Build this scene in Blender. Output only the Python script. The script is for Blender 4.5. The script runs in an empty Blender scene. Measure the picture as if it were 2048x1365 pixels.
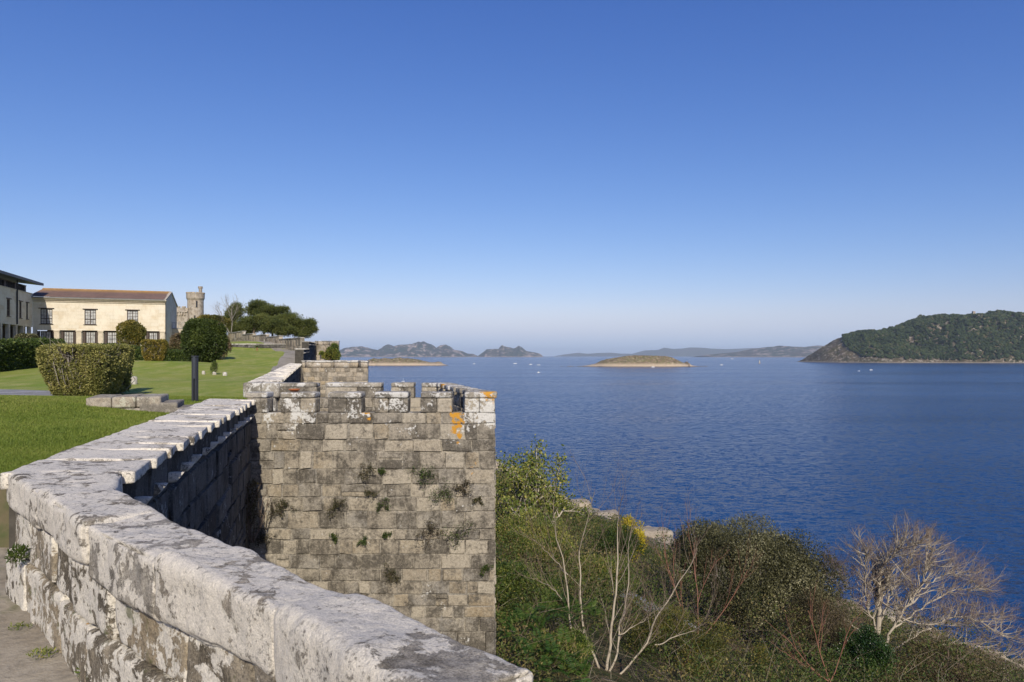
import bpy, math
import numpy as np

# ------------------------------------------------------------------ camera, world, sun, exposure
scn = bpy.context.scene
F = 1365.0                       # focal length in pixels of the 2048-wide photograph (24 mm lens)
SEA = -28.0
cam_d = bpy.data.cameras.new("camera")
cam = bpy.data.objects.new("camera", cam_d)
scn.collection.objects.link(cam)
cam.location = (0, 0, 0)
cam.rotation_euler = (math.radians(90), 0, 0)
cam_d.sensor_width = 36.0
cam_d.lens = 36.0 * F / 2048.0
cam_d.shift_y = 29.5 / 2048.0
cam_d.clip_start = 0.05
cam_d.clip_end = 100000
cam_d.dof.use_dof = True
cam_d.dof.focus_distance = 16.0
cam_d.dof.aperture_fstop = 11.0
scn.camera = cam

LD = np.array([-0.32, 1.50, -1.0]); LD /= np.linalg.norm(LD)     # direction the sunlight travels
EL = math.asin(-LD[2]); AZ = math.atan2(-LD[0], -LD[1])          # sun position
w = bpy.data.worlds.new("World"); scn.world = w; w.use_nodes = True
nt = w.node_tree
sky = nt.nodes.new("ShaderNodeTexSky"); sky.sky_type = 'NISHITA'; sky.sun_disc = False
sky.sun_elevation = EL; sky.sun_rotation = AZ
sky.altitude = 0; sky.air_density = 1.0; sky.dust_density = 0.5; sky.ozone_density = 3.2
# grade the sky towards the photograph's deep violet blue: per-channel c * s ** g
sr = nt.nodes.new('ShaderNodeSeparateColor'); cr = nt.nodes.new('ShaderNodeCombineColor'); nt.links.new(sky.outputs[0], sr.inputs[0])
for i, (g_, c_) in enumerate([(1.43, 1.45), (1.15, 1.036), (.78, 1.108)]):
    a_ = nt.nodes.new('ShaderNodeMath'); a_.operation = 'MULTIPLY'; a_.inputs[1].default_value = .1; nt.links.new(sr.outputs[i], a_.inputs[0])
    p_ = nt.nodes.new('ShaderNodeMath'); p_.operation = 'POWER'; p_.inputs[1].default_value = g_; nt.links.new(a_.outputs[0], p_.inputs[0])
    m_ = nt.nodes.new('ShaderNodeMath'); m_.operation = 'MULTIPLY'; m_.inputs[1].default_value = 10 * c_; nt.links.new(p_.outputs[0], m_.inputs[0])
    nt.links.new(m_.outputs[0], cr.inputs[i])
# pale blue band of thick air low over the horizon
tc_ = nt.nodes.new('ShaderNodeTexCoord'); sz_ = nt.nodes.new('ShaderNodeSeparateXYZ'); nt.links.new(tc_.outputs['Generated'], sz_.inputs[0])
mr_ = nt.nodes.new('ShaderNodeMapRange'); mr_.interpolation_type = 'SMOOTHSTEP'; nt.links.new(sz_.outputs[2], mr_.inputs[0])
mr_.inputs[1].default_value = .08; mr_.inputs[2].default_value = .0; mr_.inputs[3].default_value = 0; mr_.inputs[4].default_value = .95
mx_ = nt.nodes.new('ShaderNodeMix'); mx_.data_type = 'RGBA'; nt.links.new(mr_.outputs[0], mx_.inputs[0]); nt.links.new(cr.outputs[0], mx_.inputs[6]); mx_.inputs[7].default_value = (4.7, 6.25, 8.5, 1)
nt.links.new(mx_.outputs[2], nt.nodes["Background"].inputs[0])
nt.nodes["Background"].inputs[1].default_value = 0.1
sd = bpy.data.lights.new("sun", 'SUN'); so = bpy.data.objects.new("sun", sd)
scn.collection.objects.link(so)
sd.energy = 5.0; sd.angle = math.radians(0.5); sd.color = (1.0, 0.91, 0.77)
from mathutils import Vector
so.rotation_euler = Vector(LD.tolist()).to_track_quat('-Z', 'Y').to_euler()
scn.view_settings.view_transform = 'Standard'
scn.view_settings.look = 'None'
scn.view_settings.exposure = 0.0
scn.view_settings.gamma = 1.0
scn.cycles.use_denoising = True
scn.cycles.max_bounces = 6
scn.cycles.diffuse_bounces = 3
scn.cycles.glossy_bounces = 3
scn.cycles.transparent_max_bounces = 12
scn.cycles.volume_bounces = 0
scn.cycles.sample_clamp_indirect = 6.0

# ------------------------------------------------------------------ helpers
def at(px, py, Y):
    return np.array([(px - 1024) / F * Y, Y, (712 - py) / F * Y])

def tag(o, label=None, cat=None, group=None, kind=None):
    if label: o['label'] = label
    if cat: o['category'] = cat
    if group: o['group'] = group
    if kind: o['kind'] = kind
    return o

def thing(name, loc, label, cat, group=None, rz=0.0):
    o = bpy.data.objects.new(name, None)
    o.empty_display_size = 0.2
    scn.collection.objects.link(o)
    o.location = tuple(float(x) for x in loc); o.rotation_euler = (0, 0, rz)
    return tag(o, label, cat, group)

def mesh(name, V, Fs, mats, parent=None, smooth=False, attrs=None, midx=None, local=True):
    """V (N,3); Fs = list of (M,k) int arrays.  attrs: {name: (N,) floats per point}."""
    V = np.asarray(V, np.float64)
    if parent is not None and not local:
        V = V - np.array(parent.location)
    if not isinstance(Fs, list): Fs = [Fs]
    Fs = [np.asarray(f, np.int64) for f in Fs if len(f)]
    me = bpy.data.meshes.new(name)
    me.vertices.add(len(V)); me.vertices.foreach_set("co", V.astype(np.float32).ravel())
    nl = sum(f.size for f in Fs); nf = sum(len(f) for f in Fs)
    me.loops.add(nl); me.polygons.add(nf)
    me.loops.foreach_set("vertex_index", np.concatenate([f.ravel() for f in Fs]).astype(np.int32))
    tot = np.concatenate([np.full(len(f), f.shape[1]) for f in Fs])
    st = np.concatenate([[0], np.cumsum(tot)[:-1]])
    me.polygons.foreach_set("loop_start", st.astype(np.int32))
    try: me.polygons.foreach_set("loop_total", tot.astype(np.int32))
    except Exception: pass
    if not isinstance(mats, (list, tuple)): mats = [mats]
    for m in mats: me.materials.append(m)
    if midx is not None: me.polygons.foreach_set("material_index", np.asarray(midx, np.int32))
    me.polygons.foreach_set("use_smooth", np.full(nf, bool(smooth)))
    me.update(calc_edges=True)
    for k, a in (attrs or {}).items():
        at_ = me.attributes.new(k, 'FLOAT', 'POINT'); at_.data.foreach_set("value", np.asarray(a, np.float32))
    o = bpy.data.objects.new(name, me)
    scn.collection.objects.link(o)
    if parent is not None: o.parent = parent
    return o

class MB:
    """collects pieces for one mesh"""
    def __init__(s): s.V = []; s.F = {}; s.n = 0; s.A = []
    def add(s, V, Fs, a=0.5):
        V = np.asarray(V, float)
        if not isinstance(Fs, list): Fs = [Fs]
        for f in Fs:
            f = np.asarray(f, np.int64)
            if len(f): s.F.setdefault(f.shape[1], []).append(f + s.n)
        s.V.append(V); s.n += len(V)
        s.A.append(np.full(len(V), a) if np.isscalar(a) else np.asarray(a, float))
    def box(s, c, h, a=0.5, ax=None):
        c = np.asarray(c, float); h = np.asarray(h, float)
        sg = np.array([[x, y, z] for z in (-1, 1) for y in (-1, 1) for x in (-1, 1)], float) * h
        if ax is not None: sg = sg @ np.asarray(ax, float)
        s.add(sg + c, np.array([[0, 2, 3, 1], [4, 5, 7, 6], [0, 1, 5, 4], [2, 6, 7, 3], [0, 4, 6, 2], [1, 3, 7, 5]]), a)
    def build(s, name, mat, parent=None, smooth=False, local=True):
        Fs = [np.concatenate(v) for v in s.F.values()]
        return mesh(name, np.concatenate(s.V), Fs, mat, parent, smooth, {'tint': np.concatenate(s.A)}, None, local)

def _hash(ix, iy, iz, seed):
    h = (ix * 374761393 + iy * 668265263 + iz * 2147483647 + seed * 1274126177) & 0xFFFFFFFF
    h = ((h ^ (h >> 13)) * 1274126177) & 0xFFFFFFFF
    h = h ^ (h >> 16)
    return (h & 0xFFFF) / 65535.0
def vnoise(P, seed=0):
    P = np.asarray(P, float); I = np.floor(P).astype(np.int64); f = P - I; f = f * f * (3 - 2 * f)
    r = 0
    for dx in (0, 1):
        for dy in (0, 1):
            for dz in (0, 1):
                wgt = (f[:, 0] if dx else 1 - f[:, 0]) * (f[:, 1] if dy else 1 - f[:, 1]) * (f[:, 2] if dz else 1 - f[:, 2])
                r = r + wgt * _hash(I[:, 0] + dx, I[:, 1] + dy, I[:, 2] + dz, seed)
    return r * 2 - 1
def fbm(P, octv=4, seed=0, gain=0.5):
    P = np.asarray(P, float); r = 0; a = 1.0; t = 0
    for i in range(octv):
        r = r + a * vnoise(P * 2 ** i + 17.3 * i, seed + i); t += a; a *= gain
    return r / t

# ------------------------------------------------------------------ materials
def newmat(name):
    m = bpy.data.materials.new(name); m.use_nodes = True
    return m, m.node_tree.nodes, m.node_tree.links, m.node_tree.nodes["Principled BSDF"]
class NB:
    """tiny node-building helper"""
    def __init__(s, m): s.t = m.node_tree; s.N = s.t.nodes; s.L = s.t.links
    def n(s, t, **k):
        x = s.N.new(t)
        for a, b in k.items(): setattr(x, a, b)
        return x
    def set(s, sock, v):
        if hasattr(v, 'is_output') or isinstance(v, bpy.types.NodeSocket): s.L.new(v, sock)
        else: sock.default_value = v
    def coord(s, kind='world'):
        if kind == 'world': return s.n('ShaderNodeNewGeometry').outputs['Position']
        return s.n('ShaderNodeTexCoord').outputs['Object']
    def mapv(s, v, scale=(1, 1, 1), loc=(0, 0, 0), rot=(0, 0, 0)):
        m = s.n('ShaderNodeMapping'); s.set(m.inputs[0], v)
        m.inputs['Scale'].default_value = scale; m.inputs['Location'].default_value = loc; m.inputs['Rotation'].default_value = rot
        return m.outputs[0]
    def noise(s, v, scale, detail=4, rough=0.5, dist=0.0):
        x = s.n('ShaderNodeTexNoise'); s.set(x.inputs['Vector'], v)
        x.inputs['Scale'].default_value = scale; x.inputs['Detail'].default_value = detail
        x.inputs['Roughness'].default_value = rough; x.inputs['Distortion'].default_value = dist
        return x.outputs['Fac']
    def vor(s, v, scale, out='Distance', rand=1.0, feature='F1'):
        x = s.n('ShaderNodeTexVoronoi', feature=feature); s.set(x.inputs['Vector'], v)
        x.inputs['Scale'].default_value = scale; x.inputs['Randomness'].default_value = rand
        return x.outputs[out]
    def ramp(s, f, stops, interp='LINEAR'):
        x = s.n('ShaderNodeValToRGB'); s.set(x.inputs[0], f); cr = x.color_ramp; cr.interpolation = interp
        while len(cr.elements) < len(stops): cr.elements.new(0.5)
        for e, (p, c) in zip(cr.elements, stops):
            e.position = p; e.color = (*c, 1) if len(c) == 3 else c
        return x.outputs[0]
    def step(s, f, a, b):
        x = s.n('ShaderNodeMapRange'); s.set(x.inputs[0], f)
        x.inputs[1].default_value = a; x.inputs[2].default_value = b
        x.inputs[3].default_value = 0; x.inputs[4].default_value = 1; x.clamp = True
        return x.outputs[0]
    def math(s, op, a, b=0.0, c=None):
        x = s.n('ShaderNodeMath', operation=op); s.set(x.inputs[0], a); s.set(x.inputs[1], b)
        if c is not None: s.set(x.inputs[2], c)
        return x.outputs[0]
    def mix(s, f, a, b, mode='MIX'):
        x = s.n('ShaderNodeMix', data_type='RGBA', blend_type=mode); s.set(x.inputs[0], f)
        for i, v in ((6, a), (7, b)):
            if isinstance(v, tuple): v = (*v, 1)[:4]
            s.set(x.inputs[i], v)
        return x.outputs[2]
    def attr(s, name='tint'):
        x = s.n('ShaderNodeAttribute'); x.attribute_name = name
        return x.outputs['Fac']
    def bump(s, h, strength, dist, nrm=None):
        x = s.n('ShaderNodeBump'); s.set(x.inputs['Height'], h)
        x.inputs['Strength'].default_value = strength; x.inputs['Distance'].default_value = dist
        if nrm is not None: s.L.new(nrm, x.inputs['Normal'])
        return x.outputs[0]

def stone_mat(name, base, dark, pale, white=0.35, wscale=9.0, orange=0.0, dirt=0.5, scale=1.0,
              blk=0.5, top_white=None, spots=None, wcol=(0.60, 0.585, 0.54), wspots=None, bump=1.0, streak=0.4, moss=0.0, fine=48, pits=.5, vs=None, blob=0.0, mid=16):
    """granite: per-block tint, dark weathering, white and orange crustose lichens"""
    m, N, L, P = newmat(name); b = NB(m); co = b.coord('world')
    t = b.attr('tint')
    g = tuple((base[0] + base[1] + base[2]) / 3 * k for k in (.98, .97, .93))
    tc = b.ramp(t, [(0, tuple(x * .5 for x in g)), (.16, tuple(x * .85 for x in g)), (.34, base), (.52, tuple(x * 1.15 for x in g)), (.68, (base[0] * 1.2, base[1] * 1.05, base[2] * .78)), (.86, pale), (1, tuple(x * 1.1 for x in pale))])
    c = b.mix(blk, base, tc)
    n1 = b.noise(co, 1.6 * scale, 6, .6); n2 = b.noise(co, 9 * scale, 10, .72); n3 = b.noise(co, fine * scale, 5, .68)
    c = b.mix(b.step(b.math('ADD', n1, b.math('MULTIPLY', n2, .5)), .55, 1.0), c, pale)
    # dark weathering, drawn down in streaks
    st = b.noise(b.mapv(co, (5 * scale, 5 * scale, .9 * scale)), 1.0, 6, .6)
    dk = b.math('ADD', b.math('MULTIPLY', st, streak), b.math('MULTIPLY', n2, 1 - streak))
    dk = b.math('ADD', dk, b.math('MULTIPLY', b.math('SUBTRACT', b.noise(b.mapv(co, loc=(9, 3, 1)), 2.2 * scale, 3), .5), .7))
    dk = b.math('SUBTRACT', dk, b.math('MULTIPLY', b.math('SUBTRACT', t, .5), .25))
    c = b.mix(b.math('MULTIPLY', b.step(dk, .44, .62), dirt), c, dark)
    c = b.mix(b.math('MULTIPLY', b.step(n3, .46, .62), .75), c, b.mix(.75, c, dark))
    c = b.mix(b.math('MULTIPLY', b.step(n3, .56, .35), .35), c, pale)
    n4 = b.noise(b.mapv(co, loc=(5, 1, 2)), mid, 9, .74)
    c = b.mix(b.math('MULTIPLY', b.step(n4, .50, .60), .6), c, b.mix(.6, c, dark))
    c = b.mix(b.math('MULTIPLY', b.step(n4, .46, .36), .4), c, pale)
    # white lichen: blotches and round spots
    wn = b.noise(b.mapv(co, loc=(3.1, 7.7, 2.2)), wscale, 9, .70, .3)
    msk = b.noise(b.mapv(co, loc=(13.1, 1.7, 8.2)), wscale * .22, 3, .5)
    k = b.math('ADD', wn, b.math('MULTIPLY', b.math('SUBTRACT', msk, .5), .75))
    th = .72 - .32 * white
    if top_white is not None:                       # more lichen above a height (top_white = z0, z1, extra)
        sp = b.n('ShaderNodeSeparateXYZ'); b.L.new(co, sp.inputs[0])
        k = b.math('ADD', k, b.math('MULTIPLY', b.step(sp.outputs[2], top_white[0], top_white[1]), top_white[2]))
    for (x, y, z, r) in (wspots or []):
        d = b.n('ShaderNodeVectorMath', operation='DISTANCE'); b.L.new(co, d.inputs[0]); d.inputs[1].default_value = (x, y, z)
        k = b.math('ADD', k, b.math('MULTIPLY', b.step(d.outputs['Value'], r, r * .2), .13))
    wm = b.step(k, th + blob, th + blob + .035); vs = vs or wscale * 1.7
    cw = b.n('ShaderNodeVectorMath', operation='ADD'); b.L.new(b.mapv(co, loc=(.3, .9, .1)), cw.inputs[0]); nz = b.n('ShaderNodeTexNoise'); b.L.new(co, nz.inputs['Vector']); nz.inputs['Scale'].default_value = vs * 1.6; nz.inputs['Detail'].default_value = 4
    ns = b.n('ShaderNodeVectorMath', operation='SCALE'); b.L.new(nz.outputs['Color'], ns.inputs[0]); ns.inputs['Scale'].default_value = .35 / vs; b.L.new(ns.outputs[0], cw.inputs[1]); cw = cw.outputs[0]
    vd = b.vor(cw, vs); vc = b.vor(cw, vs, 'Color')
    vr = b.math('MULTIPLY', b.step(vc, .55, 1.0), b.math('ADD', .12, b.math('MULTIPLY', b.step(k, th - .2, th), .33)))
    sm = b.step(b.math('SUBTRACT', b.math('ADD', vr, b.math('MULTIPLY', b.math('SUBTRACT', n3, .5), .12)), vd), 0, .05)
    wm = b.math('MAXIMUM', wm, b.math('MULTIPLY', sm, b.step(k, th - .28, th - .1)))
    wc = b.mix(b.step(n3, .4, .62), wcol, tuple(x * .72 for x in wcol))
    c = b.mix(b.math('MULTIPLY', wm, .90), c, wc)
    pn = b.noise(b.mapv(co, loc=(6, 2, 9)), wscale * 3.2, 8, .72)
    pm = b.math('MULTIPLY', b.step(pn, .53, .60), b.step(b.noise(b.mapv(co, loc=(1, 8, 3)), wscale * .5, 4, .6), .36, .60))
    c = b.mix(b.math('MULTIPLY', pm, pits), c, b.mix(.7, c, dark))
    if orange > 0 or spots:
        on = b.noise(b.mapv(co, loc=(23, 4, 5)), wscale * .8, 6, .6)
        om = b.step(on, .80 - .2 * orange, .83 - .2 * orange) if orange > 0 else 0.0
        for (x, y, z, r) in (spots or []):
            d = b.n('ShaderNodeVectorMath', operation='DISTANCE'); b.L.new(co, d.inputs[0]); d.inputs[1].default_value = (x, y, z)
            q = b.math('SUBTRACT', b.math('ADD', r, b.math('MULTIPLY', b.math('SUBTRACT', b.noise(co, 14, 5, .6), .55), r * 3.0)), d.outputs['Value'])
            om = b.math('MAXIMUM', om, b.step(q, 0, .02))
        c = b.mix(om, c, b.mix(n3, (.62, .30, .02), (.42, .22, .05)))
    if moss > 0:
        mm = b.step(b.noise(b.mapv(co, loc=(2, 5, 7)), 4 * scale, 6, .6), .66 - .2 * moss, .72 - .2 * moss)
        c = b.mix(b.math('MULTIPLY', mm, .7), c, (.09, .10, .03))
    b.set(P.inputs['Base Color'], c); P.inputs['Roughness'].default_value = .92
    P.inputs['Specular IOR Level'].default_value = .2
    h = b.math('ADD', b.math('MULTIPLY', n2, 1.0), b.math('MULTIPLY', n3, .35))
    h = b.math('ADD', h, b.math('MULTIPLY', wm, .12))
    b.L.new(b.bump(h, .9 * bump, .03 / scale), P.inputs['Normal'])
    return m

def leaf_mat(name, cols, rough=.55, trans=.25, spec=.3):
    m, N, L, P = newmat(name); b = NB(m)
    stops = [(i / (len(cols) - 1), c) for i, c in enumerate(cols)]
    c = b.ramp(b.attr('tint'), stops)
    b.set(P.inputs['Base Color'], c); P.inputs['Roughness'].default_value = rough
    P.inputs['Specular IOR Level'].default_value = spec
    tr = b.n('ShaderNodeBsdfTranslucent'); b.L.new(b.mix(.5, c, (.12, .14, .01)), tr.inputs[0])
    mx = b.n('ShaderNodeMixShader'); mx.inputs[0].default_value = trans
    b.L.new(P.outputs[0], mx.inputs[1]); b.L.new(tr.outputs[0], mx.inputs[2])
    b.L.new(mx.outputs[0], N['Material Output'].inputs[0])
    return m

def plain_mat(name, col, rough=.6, var=.15, nscale=6.0, metal=0.0, bump=.0, spec=.4, col2=None, kind='world', detail=5):
    m, N, L, P = newmat(name); b = NB(m); co = b.coord(kind)
    n = b.noise(co, nscale, detail, .6)
    c2 = col2 or tuple(x * (1 - var * 2) for x in col)
    b.set(P.inputs['Base Color'], b.mix(b.step(n, .35, .65), col, c2))
    P.inputs['Roughness'].default_value = rough; P.inputs['Metallic'].default_value = metal
    P.inputs['Specular IOR Level'].default_value = spec
    if bump: b.L.new(b.bump(n, bump, .05), P.inputs['Normal'])
    return m

# ------------------------------------------------------------------ shape generators
def rough_hex(C8, n=(8, 6, 4), r=.03, amp=.01, freq=3.0, seed=0, oct_=4, edge=0.0):
    """a weathered stone: rounded block mapped into 8 corners (order x fastest, then y, then z), displaced by noise"""
    C8 = np.asarray(C8, float).reshape(2, 2, 2, 3)       # [z][y][x]
    L = np.array([np.linalg.norm(C8[:, :, 1].mean((0, 1)) - C8[:, :, 0].mean((0, 1))),
                  np.linalg.norm(C8[:, 1].mean((0, 1)) - C8[:, 0].mean((0, 1))),
                  np.linalg.norm(C8[1].mean((0, 1)) - C8[0].mean((0, 1)))])
    nx, ny, nz = n
    key = (nx, ny, nz)
    idx = -np.ones((nx + 1, ny + 1, nz + 1), int)
    I = [(i, j, k) for i in range(nx + 1) for j in range(ny + 1) for k in range(nz + 1)
         if i in (0, nx) or j in (0, ny) or k in (0, nz)]
    I = np.array(I); idx[I[:, 0], I[:, 1], I[:, 2]] = np.arange(len(I))
    Fq = []
    def grid(a, b, f):
        A, B = np.meshgrid(np.arange(a), np.arange(b), indexing='ij'); return f(A.ravel(), B.ravel())
    for i, fl in ((0, 1), (nx, 0)):
        def f(a, b_): 
            q = np.stack([idx[i, a, b_], idx[i, a + 1, b_], idx[i, a + 1, b_ + 1], idx[i, a, b_ + 1]], 1); return q[:, ::-1] if fl else q
        Fq.append(grid(ny, nz, f))
    for j, fl in ((0, 0), (ny, 1)):
        def f(a, b_): 
            q = np.stack([idx[a, j, b_], idx[a + 1, j, b_], idx[a + 1, j, b_ + 1], idx[a, j, b_ + 1]], 1); return q[:, ::-1] if fl else q
        Fq.append(grid(nx, nz, f))
    for k, fl in ((0, 1), (nz, 0)):
        def f(a, b_): 
            q = np.stack([idx[a, b_, k], idx[a + 1, b_, k], idx[a + 1, b_ + 1, k], idx[a, b_ + 1, k]], 1); return q[:, ::-1] if fl else q
        Fq.append(grid(nx, ny, f))
    Fq = np.concatenate(Fq)
    p = (I / np.array([nx, ny, nz])) * L
    # pull the outer rows of points close to the edges so that the rounding is small
    c = np.clip(p, r, L - r); d = p - c; dn = np.linalg.norm(d, axis=1, keepdims=True)
    nrm = np.where(dn > 1e-9, d / np.maximum(dn, 1e-9), 0)
    face = np.zeros_like(p)
    for a in range(3):
        face[:, a] = (p[:, a] > L[a] - 1e-6).astype(float) - (p[:, a] < 1e-6)
    fn = face / np.maximum(np.linalg.norm(face, axis=1, keepdims=True), 1e-9)
    nedge = (np.abs(face).sum(1) > 1)
    q = c + nrm * r
    q = np.where(nedge[:, None], q, np.where(dn > 1e-9, c + nrm * r, p))
    u = q / L
    x, y, z = u[:, 0:1], u[:, 1:2], u[:, 2:3]
    W = ((1 - z) * ((1 - y) * ((1 - x) * C8[0, 0, 0] + x * C8[0, 0, 1]) + y * ((1 - x) * C8[0, 1, 0] + x * C8[0, 1, 1])) +
         z * ((1 - y) * ((1 - x) * C8[1, 0, 0] + x * C8[1, 0, 1]) + y * ((1 - x) * C8[1, 1, 0] + x * C8[1, 1, 1])))
    ax = np.stack([(C8[:, :, 1] - C8[:, :, 0]).mean((0, 1)), (C8[:, 1] - C8[:, 0]).mean((0, 1)), (C8[1] - C8[0]).mean((0, 1))])
    ax /= np.linalg.norm(ax, axis=1, keepdims=True)
    if np.linalg.det(ax) < 0: Fq = Fq[:, ::-1]
    nw = np.where(dn > 1e-9, nrm, fn) @ ax
    nz_ = fbm(W * freq + seed * 3.7, oct_, seed, .55)
    nlow = vnoise(W * freq * .35 + seed, seed + 5)
    W = W + nw * (nz_[:, None] * amp + nlow[:, None] * amp * .8)
    if edge:
        e = np.clip((np.abs(face).sum(1) - 1), 0, 2)[:, None] * np.clip(fbm(W * 6 + 2, 3, seed + 9), 0, 1)[:, None]
        W = W - nw * e * edge
    return W, Fq

def box8(o, ex, ey, ez):
    o, ex, ey, ez = [np.asarray(v, float) for v in (o, ex, ey, ez)]
    return np.array([o + ex * i + ey * j + ez * k for k in (0, 1) for j in (0, 1) for i in (0, 1)])

def blocks(mb, O, U, Nn, rects, rng, gap=.006, prot=.012, cham=.012, jit=.006, sub=True):
    gap, prot, cham, jit = gap * 1.5, prot * 1.1, cham * .8, jit * 2.0
    """ashlar facing: every block a chamfered face standing a little proud of the mortar"""
    O, U, Nn = [np.asarray(v, float) for v in (O, U, Nn)]; Z = np.array([0, 0, 1.0])
    for (u0, u1, z0, z1) in rects:
        g = gap * rng.uniform(.6, 1.6); p = prot * rng.uniform(.2, 2.4)
        qo = [(u0 + g, z0 + g), (u1 - g, z0 + g), (u1 - g, z1 - g), (u0 + g, z1 - g)]
        cc = cham * rng.uniform(.7, 1.6)
        qi = [(u0 + g + cc, z0 + g + cc), (u1 - g - cc, z0 + g + cc), (u1 - g - cc, z1 - g - cc), (u0 + g + cc, z1 - g - cc)]
        V = []
        for (u, z) in qo: V.append(O + U * (u + rng.uniform(-jit, jit)) + Z * (z + rng.uniform(-jit, jit)) - Nn * .02)
        for (u, z) in qi: V.append(O + U * (u + rng.uniform(-jit, jit)) + Z * (z + rng.uniform(-jit, jit)) + Nn * (p + rng.uniform(-.008, .008)))
        V.append(O + U * ((u0 + u1) / 2 + rng.uniform(-.1, .1) * (u1 - u0)) + Z * ((z0 + z1) / 2) + Nn * (p + rng.uniform(0, .008)))
        Fq = [[0, 1, 5, 4], [1, 2, 6, 5], [2, 3, 7, 6], [3, 0, 4, 7]]
        Ft = [[4, 5, 8], [5, 6, 8], [6, 7, 8], [7, 4, 8]]
        mb.add(V, [np.array(Fq), np.array(Ft)], float(np.clip(rng.beta(1.2, 1.2), 0, 1)))

def courses(u0, u1, z0, z1, h, wmin, wmax, rng, hv=.12):
    """split a wall rectangle into courses of blocks"""
    R = []; z = z1
    while z > z0 + .02:
        hh = h * (1 + rng.uniform(-hv, hv)); zb = max(z - hh, z0)
        if zb - z0 < h * .35: zb = z0
        u = u0; 
        while u < u1 - .01:
            ww = rng.uniform(wmin, wmax); ub = min(u + ww, u1)
            if u1 - ub < wmin * .6: ub = u1
            q = rng.random()
            if q < .10 and z - zb > .25: zm = zb + (z - zb) * rng.uniform(.35, .65); R += [(u, ub, zb, zm), (u, ub, zm, z)]
            else: R.append((u, ub, zb, z))
            u = ub
        z = zb
    return R

def leaf_quads(P, D, size, rng, aspect=.45, curl=.15):
    """leaf-shaped quads at P pointing along D"""
    n = len(P); D = D / np.maximum(np.linalg.norm(D, axis=1, keepdims=True), 1e-9)
    R = rng.normal(size=(n, 3)); S = np.cross(D, R); S /= np.maximum(np.linalg.norm(S, axis=1, keepdims=True), 1e-9)
    Nn = np.cross(S, D)
    s = (size * rng.uniform(.65, 1.35, n))[:, None] if np.isscalar(size) else size[:, None]
    a = P; bl = P + D * s * .5 + S * s * aspect * .5 + Nn * s * curl * .3; br = P + D * s * .5 - S * s * aspect * .5 + Nn * s * curl * .3
    t = P + D * s - Nn * s * curl * .3
    V = np.stack([a, bl, t, br], 1).reshape(-1, 3)
    Fq = np.arange(4 * n).reshape(n, 4)
    return V, Fq

def crown_points(lobes, n, rng, shell=.55, hole=.0, hfreq=1.0, seed=0):
    """points in the shells of ellipsoid lobes [(c, r3)], with holes where a noise is low"""
    lobes = [(np.asarray(c, float), np.asarray(r, float)) for c, r in lobes]
    wt = np.array([np.prod(r) ** (2 / 3) for c, r in lobes]); wt /= wt.sum()
    k = rng.choice(len(lobes), n, p=wt)
    C = np.array([l[0] for l in lobes])[k]; Rr = np.array([l[1] for l in lobes])[k]
    d = rng.normal(size=(n, 3)); d /= np.linalg.norm(d, axis=1, keepdims=True)
    rad = rng.uniform(shell ** 3, 1, n) ** (1 / 3)
    P = C + d * Rr * rad[:, None]
    keep = np.ones(n, bool)
    if hole > 0:
        keep = vnoise(P * hfreq, seed + 3) > (-1 + 2 * hole) * .5 - .25
    lt = rng.uniform(-.12, .12, len(lobes))[k]
    return P[keep], d[keep], lt[keep]

def foliage(name, parent, lobes, n, size, mat, rng, shell=.55, hole=.25, hfreq=1.2, aspect=.5, up=.35, tvar=.22, tbase=.5, seed=0, clump=1, spread=.15, extra=None):
    P, d, lt = crown_points(lobes, max(8, n // clump), rng, shell, hole, hfreq, seed)
    if clump > 1:
        m = len(P); P = np.repeat(P, clump, 0) + rng.normal(size=(m * clump, 3)) * spread
        d = np.repeat(d, clump, 0); lt = np.repeat(lt, clump, 0)
    D = d * .7 + rng.normal(size=P.shape) * .75 + np.array([0, 0, up])
    V, Fq = leaf_quads(P, D, size, rng, aspect)
    t = np.clip(tbase + lt + rng.normal(size=len(P)) * tvar * .8 + vnoise(P * hfreq * 1.3, seed + 7) * .30 - .08, 0, 1)
    return mesh(name, V, Fq, mat, parent, False, {'tint': np.repeat(t, 4)}, None, True)

def tube(mb, pts, r0, r1, sides=6, a=0.5):
    pts = np.asarray(pts, float); n = len(pts)
    byr = isinstance(a, str); T = np.gradient(pts, axis=0); T /= np.maximum(np.linalg.norm(T, axis=1, keepdims=True), 1e-9)
    ref = np.array([.31, .93, .17]) if abs(T[0] @ np.array([.31, .93, .17])) < .9 else np.array([1., 0, 0])
    A = np.cross(T, ref); A /= np.linalg.norm(A, axis=1, keepdims=True); B = np.cross(T, A)
    th = np.arange(sides) / sides * 2 * math.pi
    rr = np.linspace(r0, r1, n)[:, None, None] if np.isscalar(r0) else None
    V = (pts[:, None] + rr * (np.cos(th)[None, :, None] * A[:, None] + np.sin(th)[None, :, None] * B[:, None])).reshape(-1, 3)
    i = np.arange(n - 1)[:, None] * sides; j = np.arange(sides)[None]; j2 = (j + 1) % sides
    Fq = np.stack([i + j, i + j2, i + sides + j2, i + sides + j], 2).reshape(-1, 4)
    if byr: a = np.repeat(np.clip((np.linspace(r0, r1, n) - .002) / .016, 0, 1), sides)
    mb.add(V, Fq, a)

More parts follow.
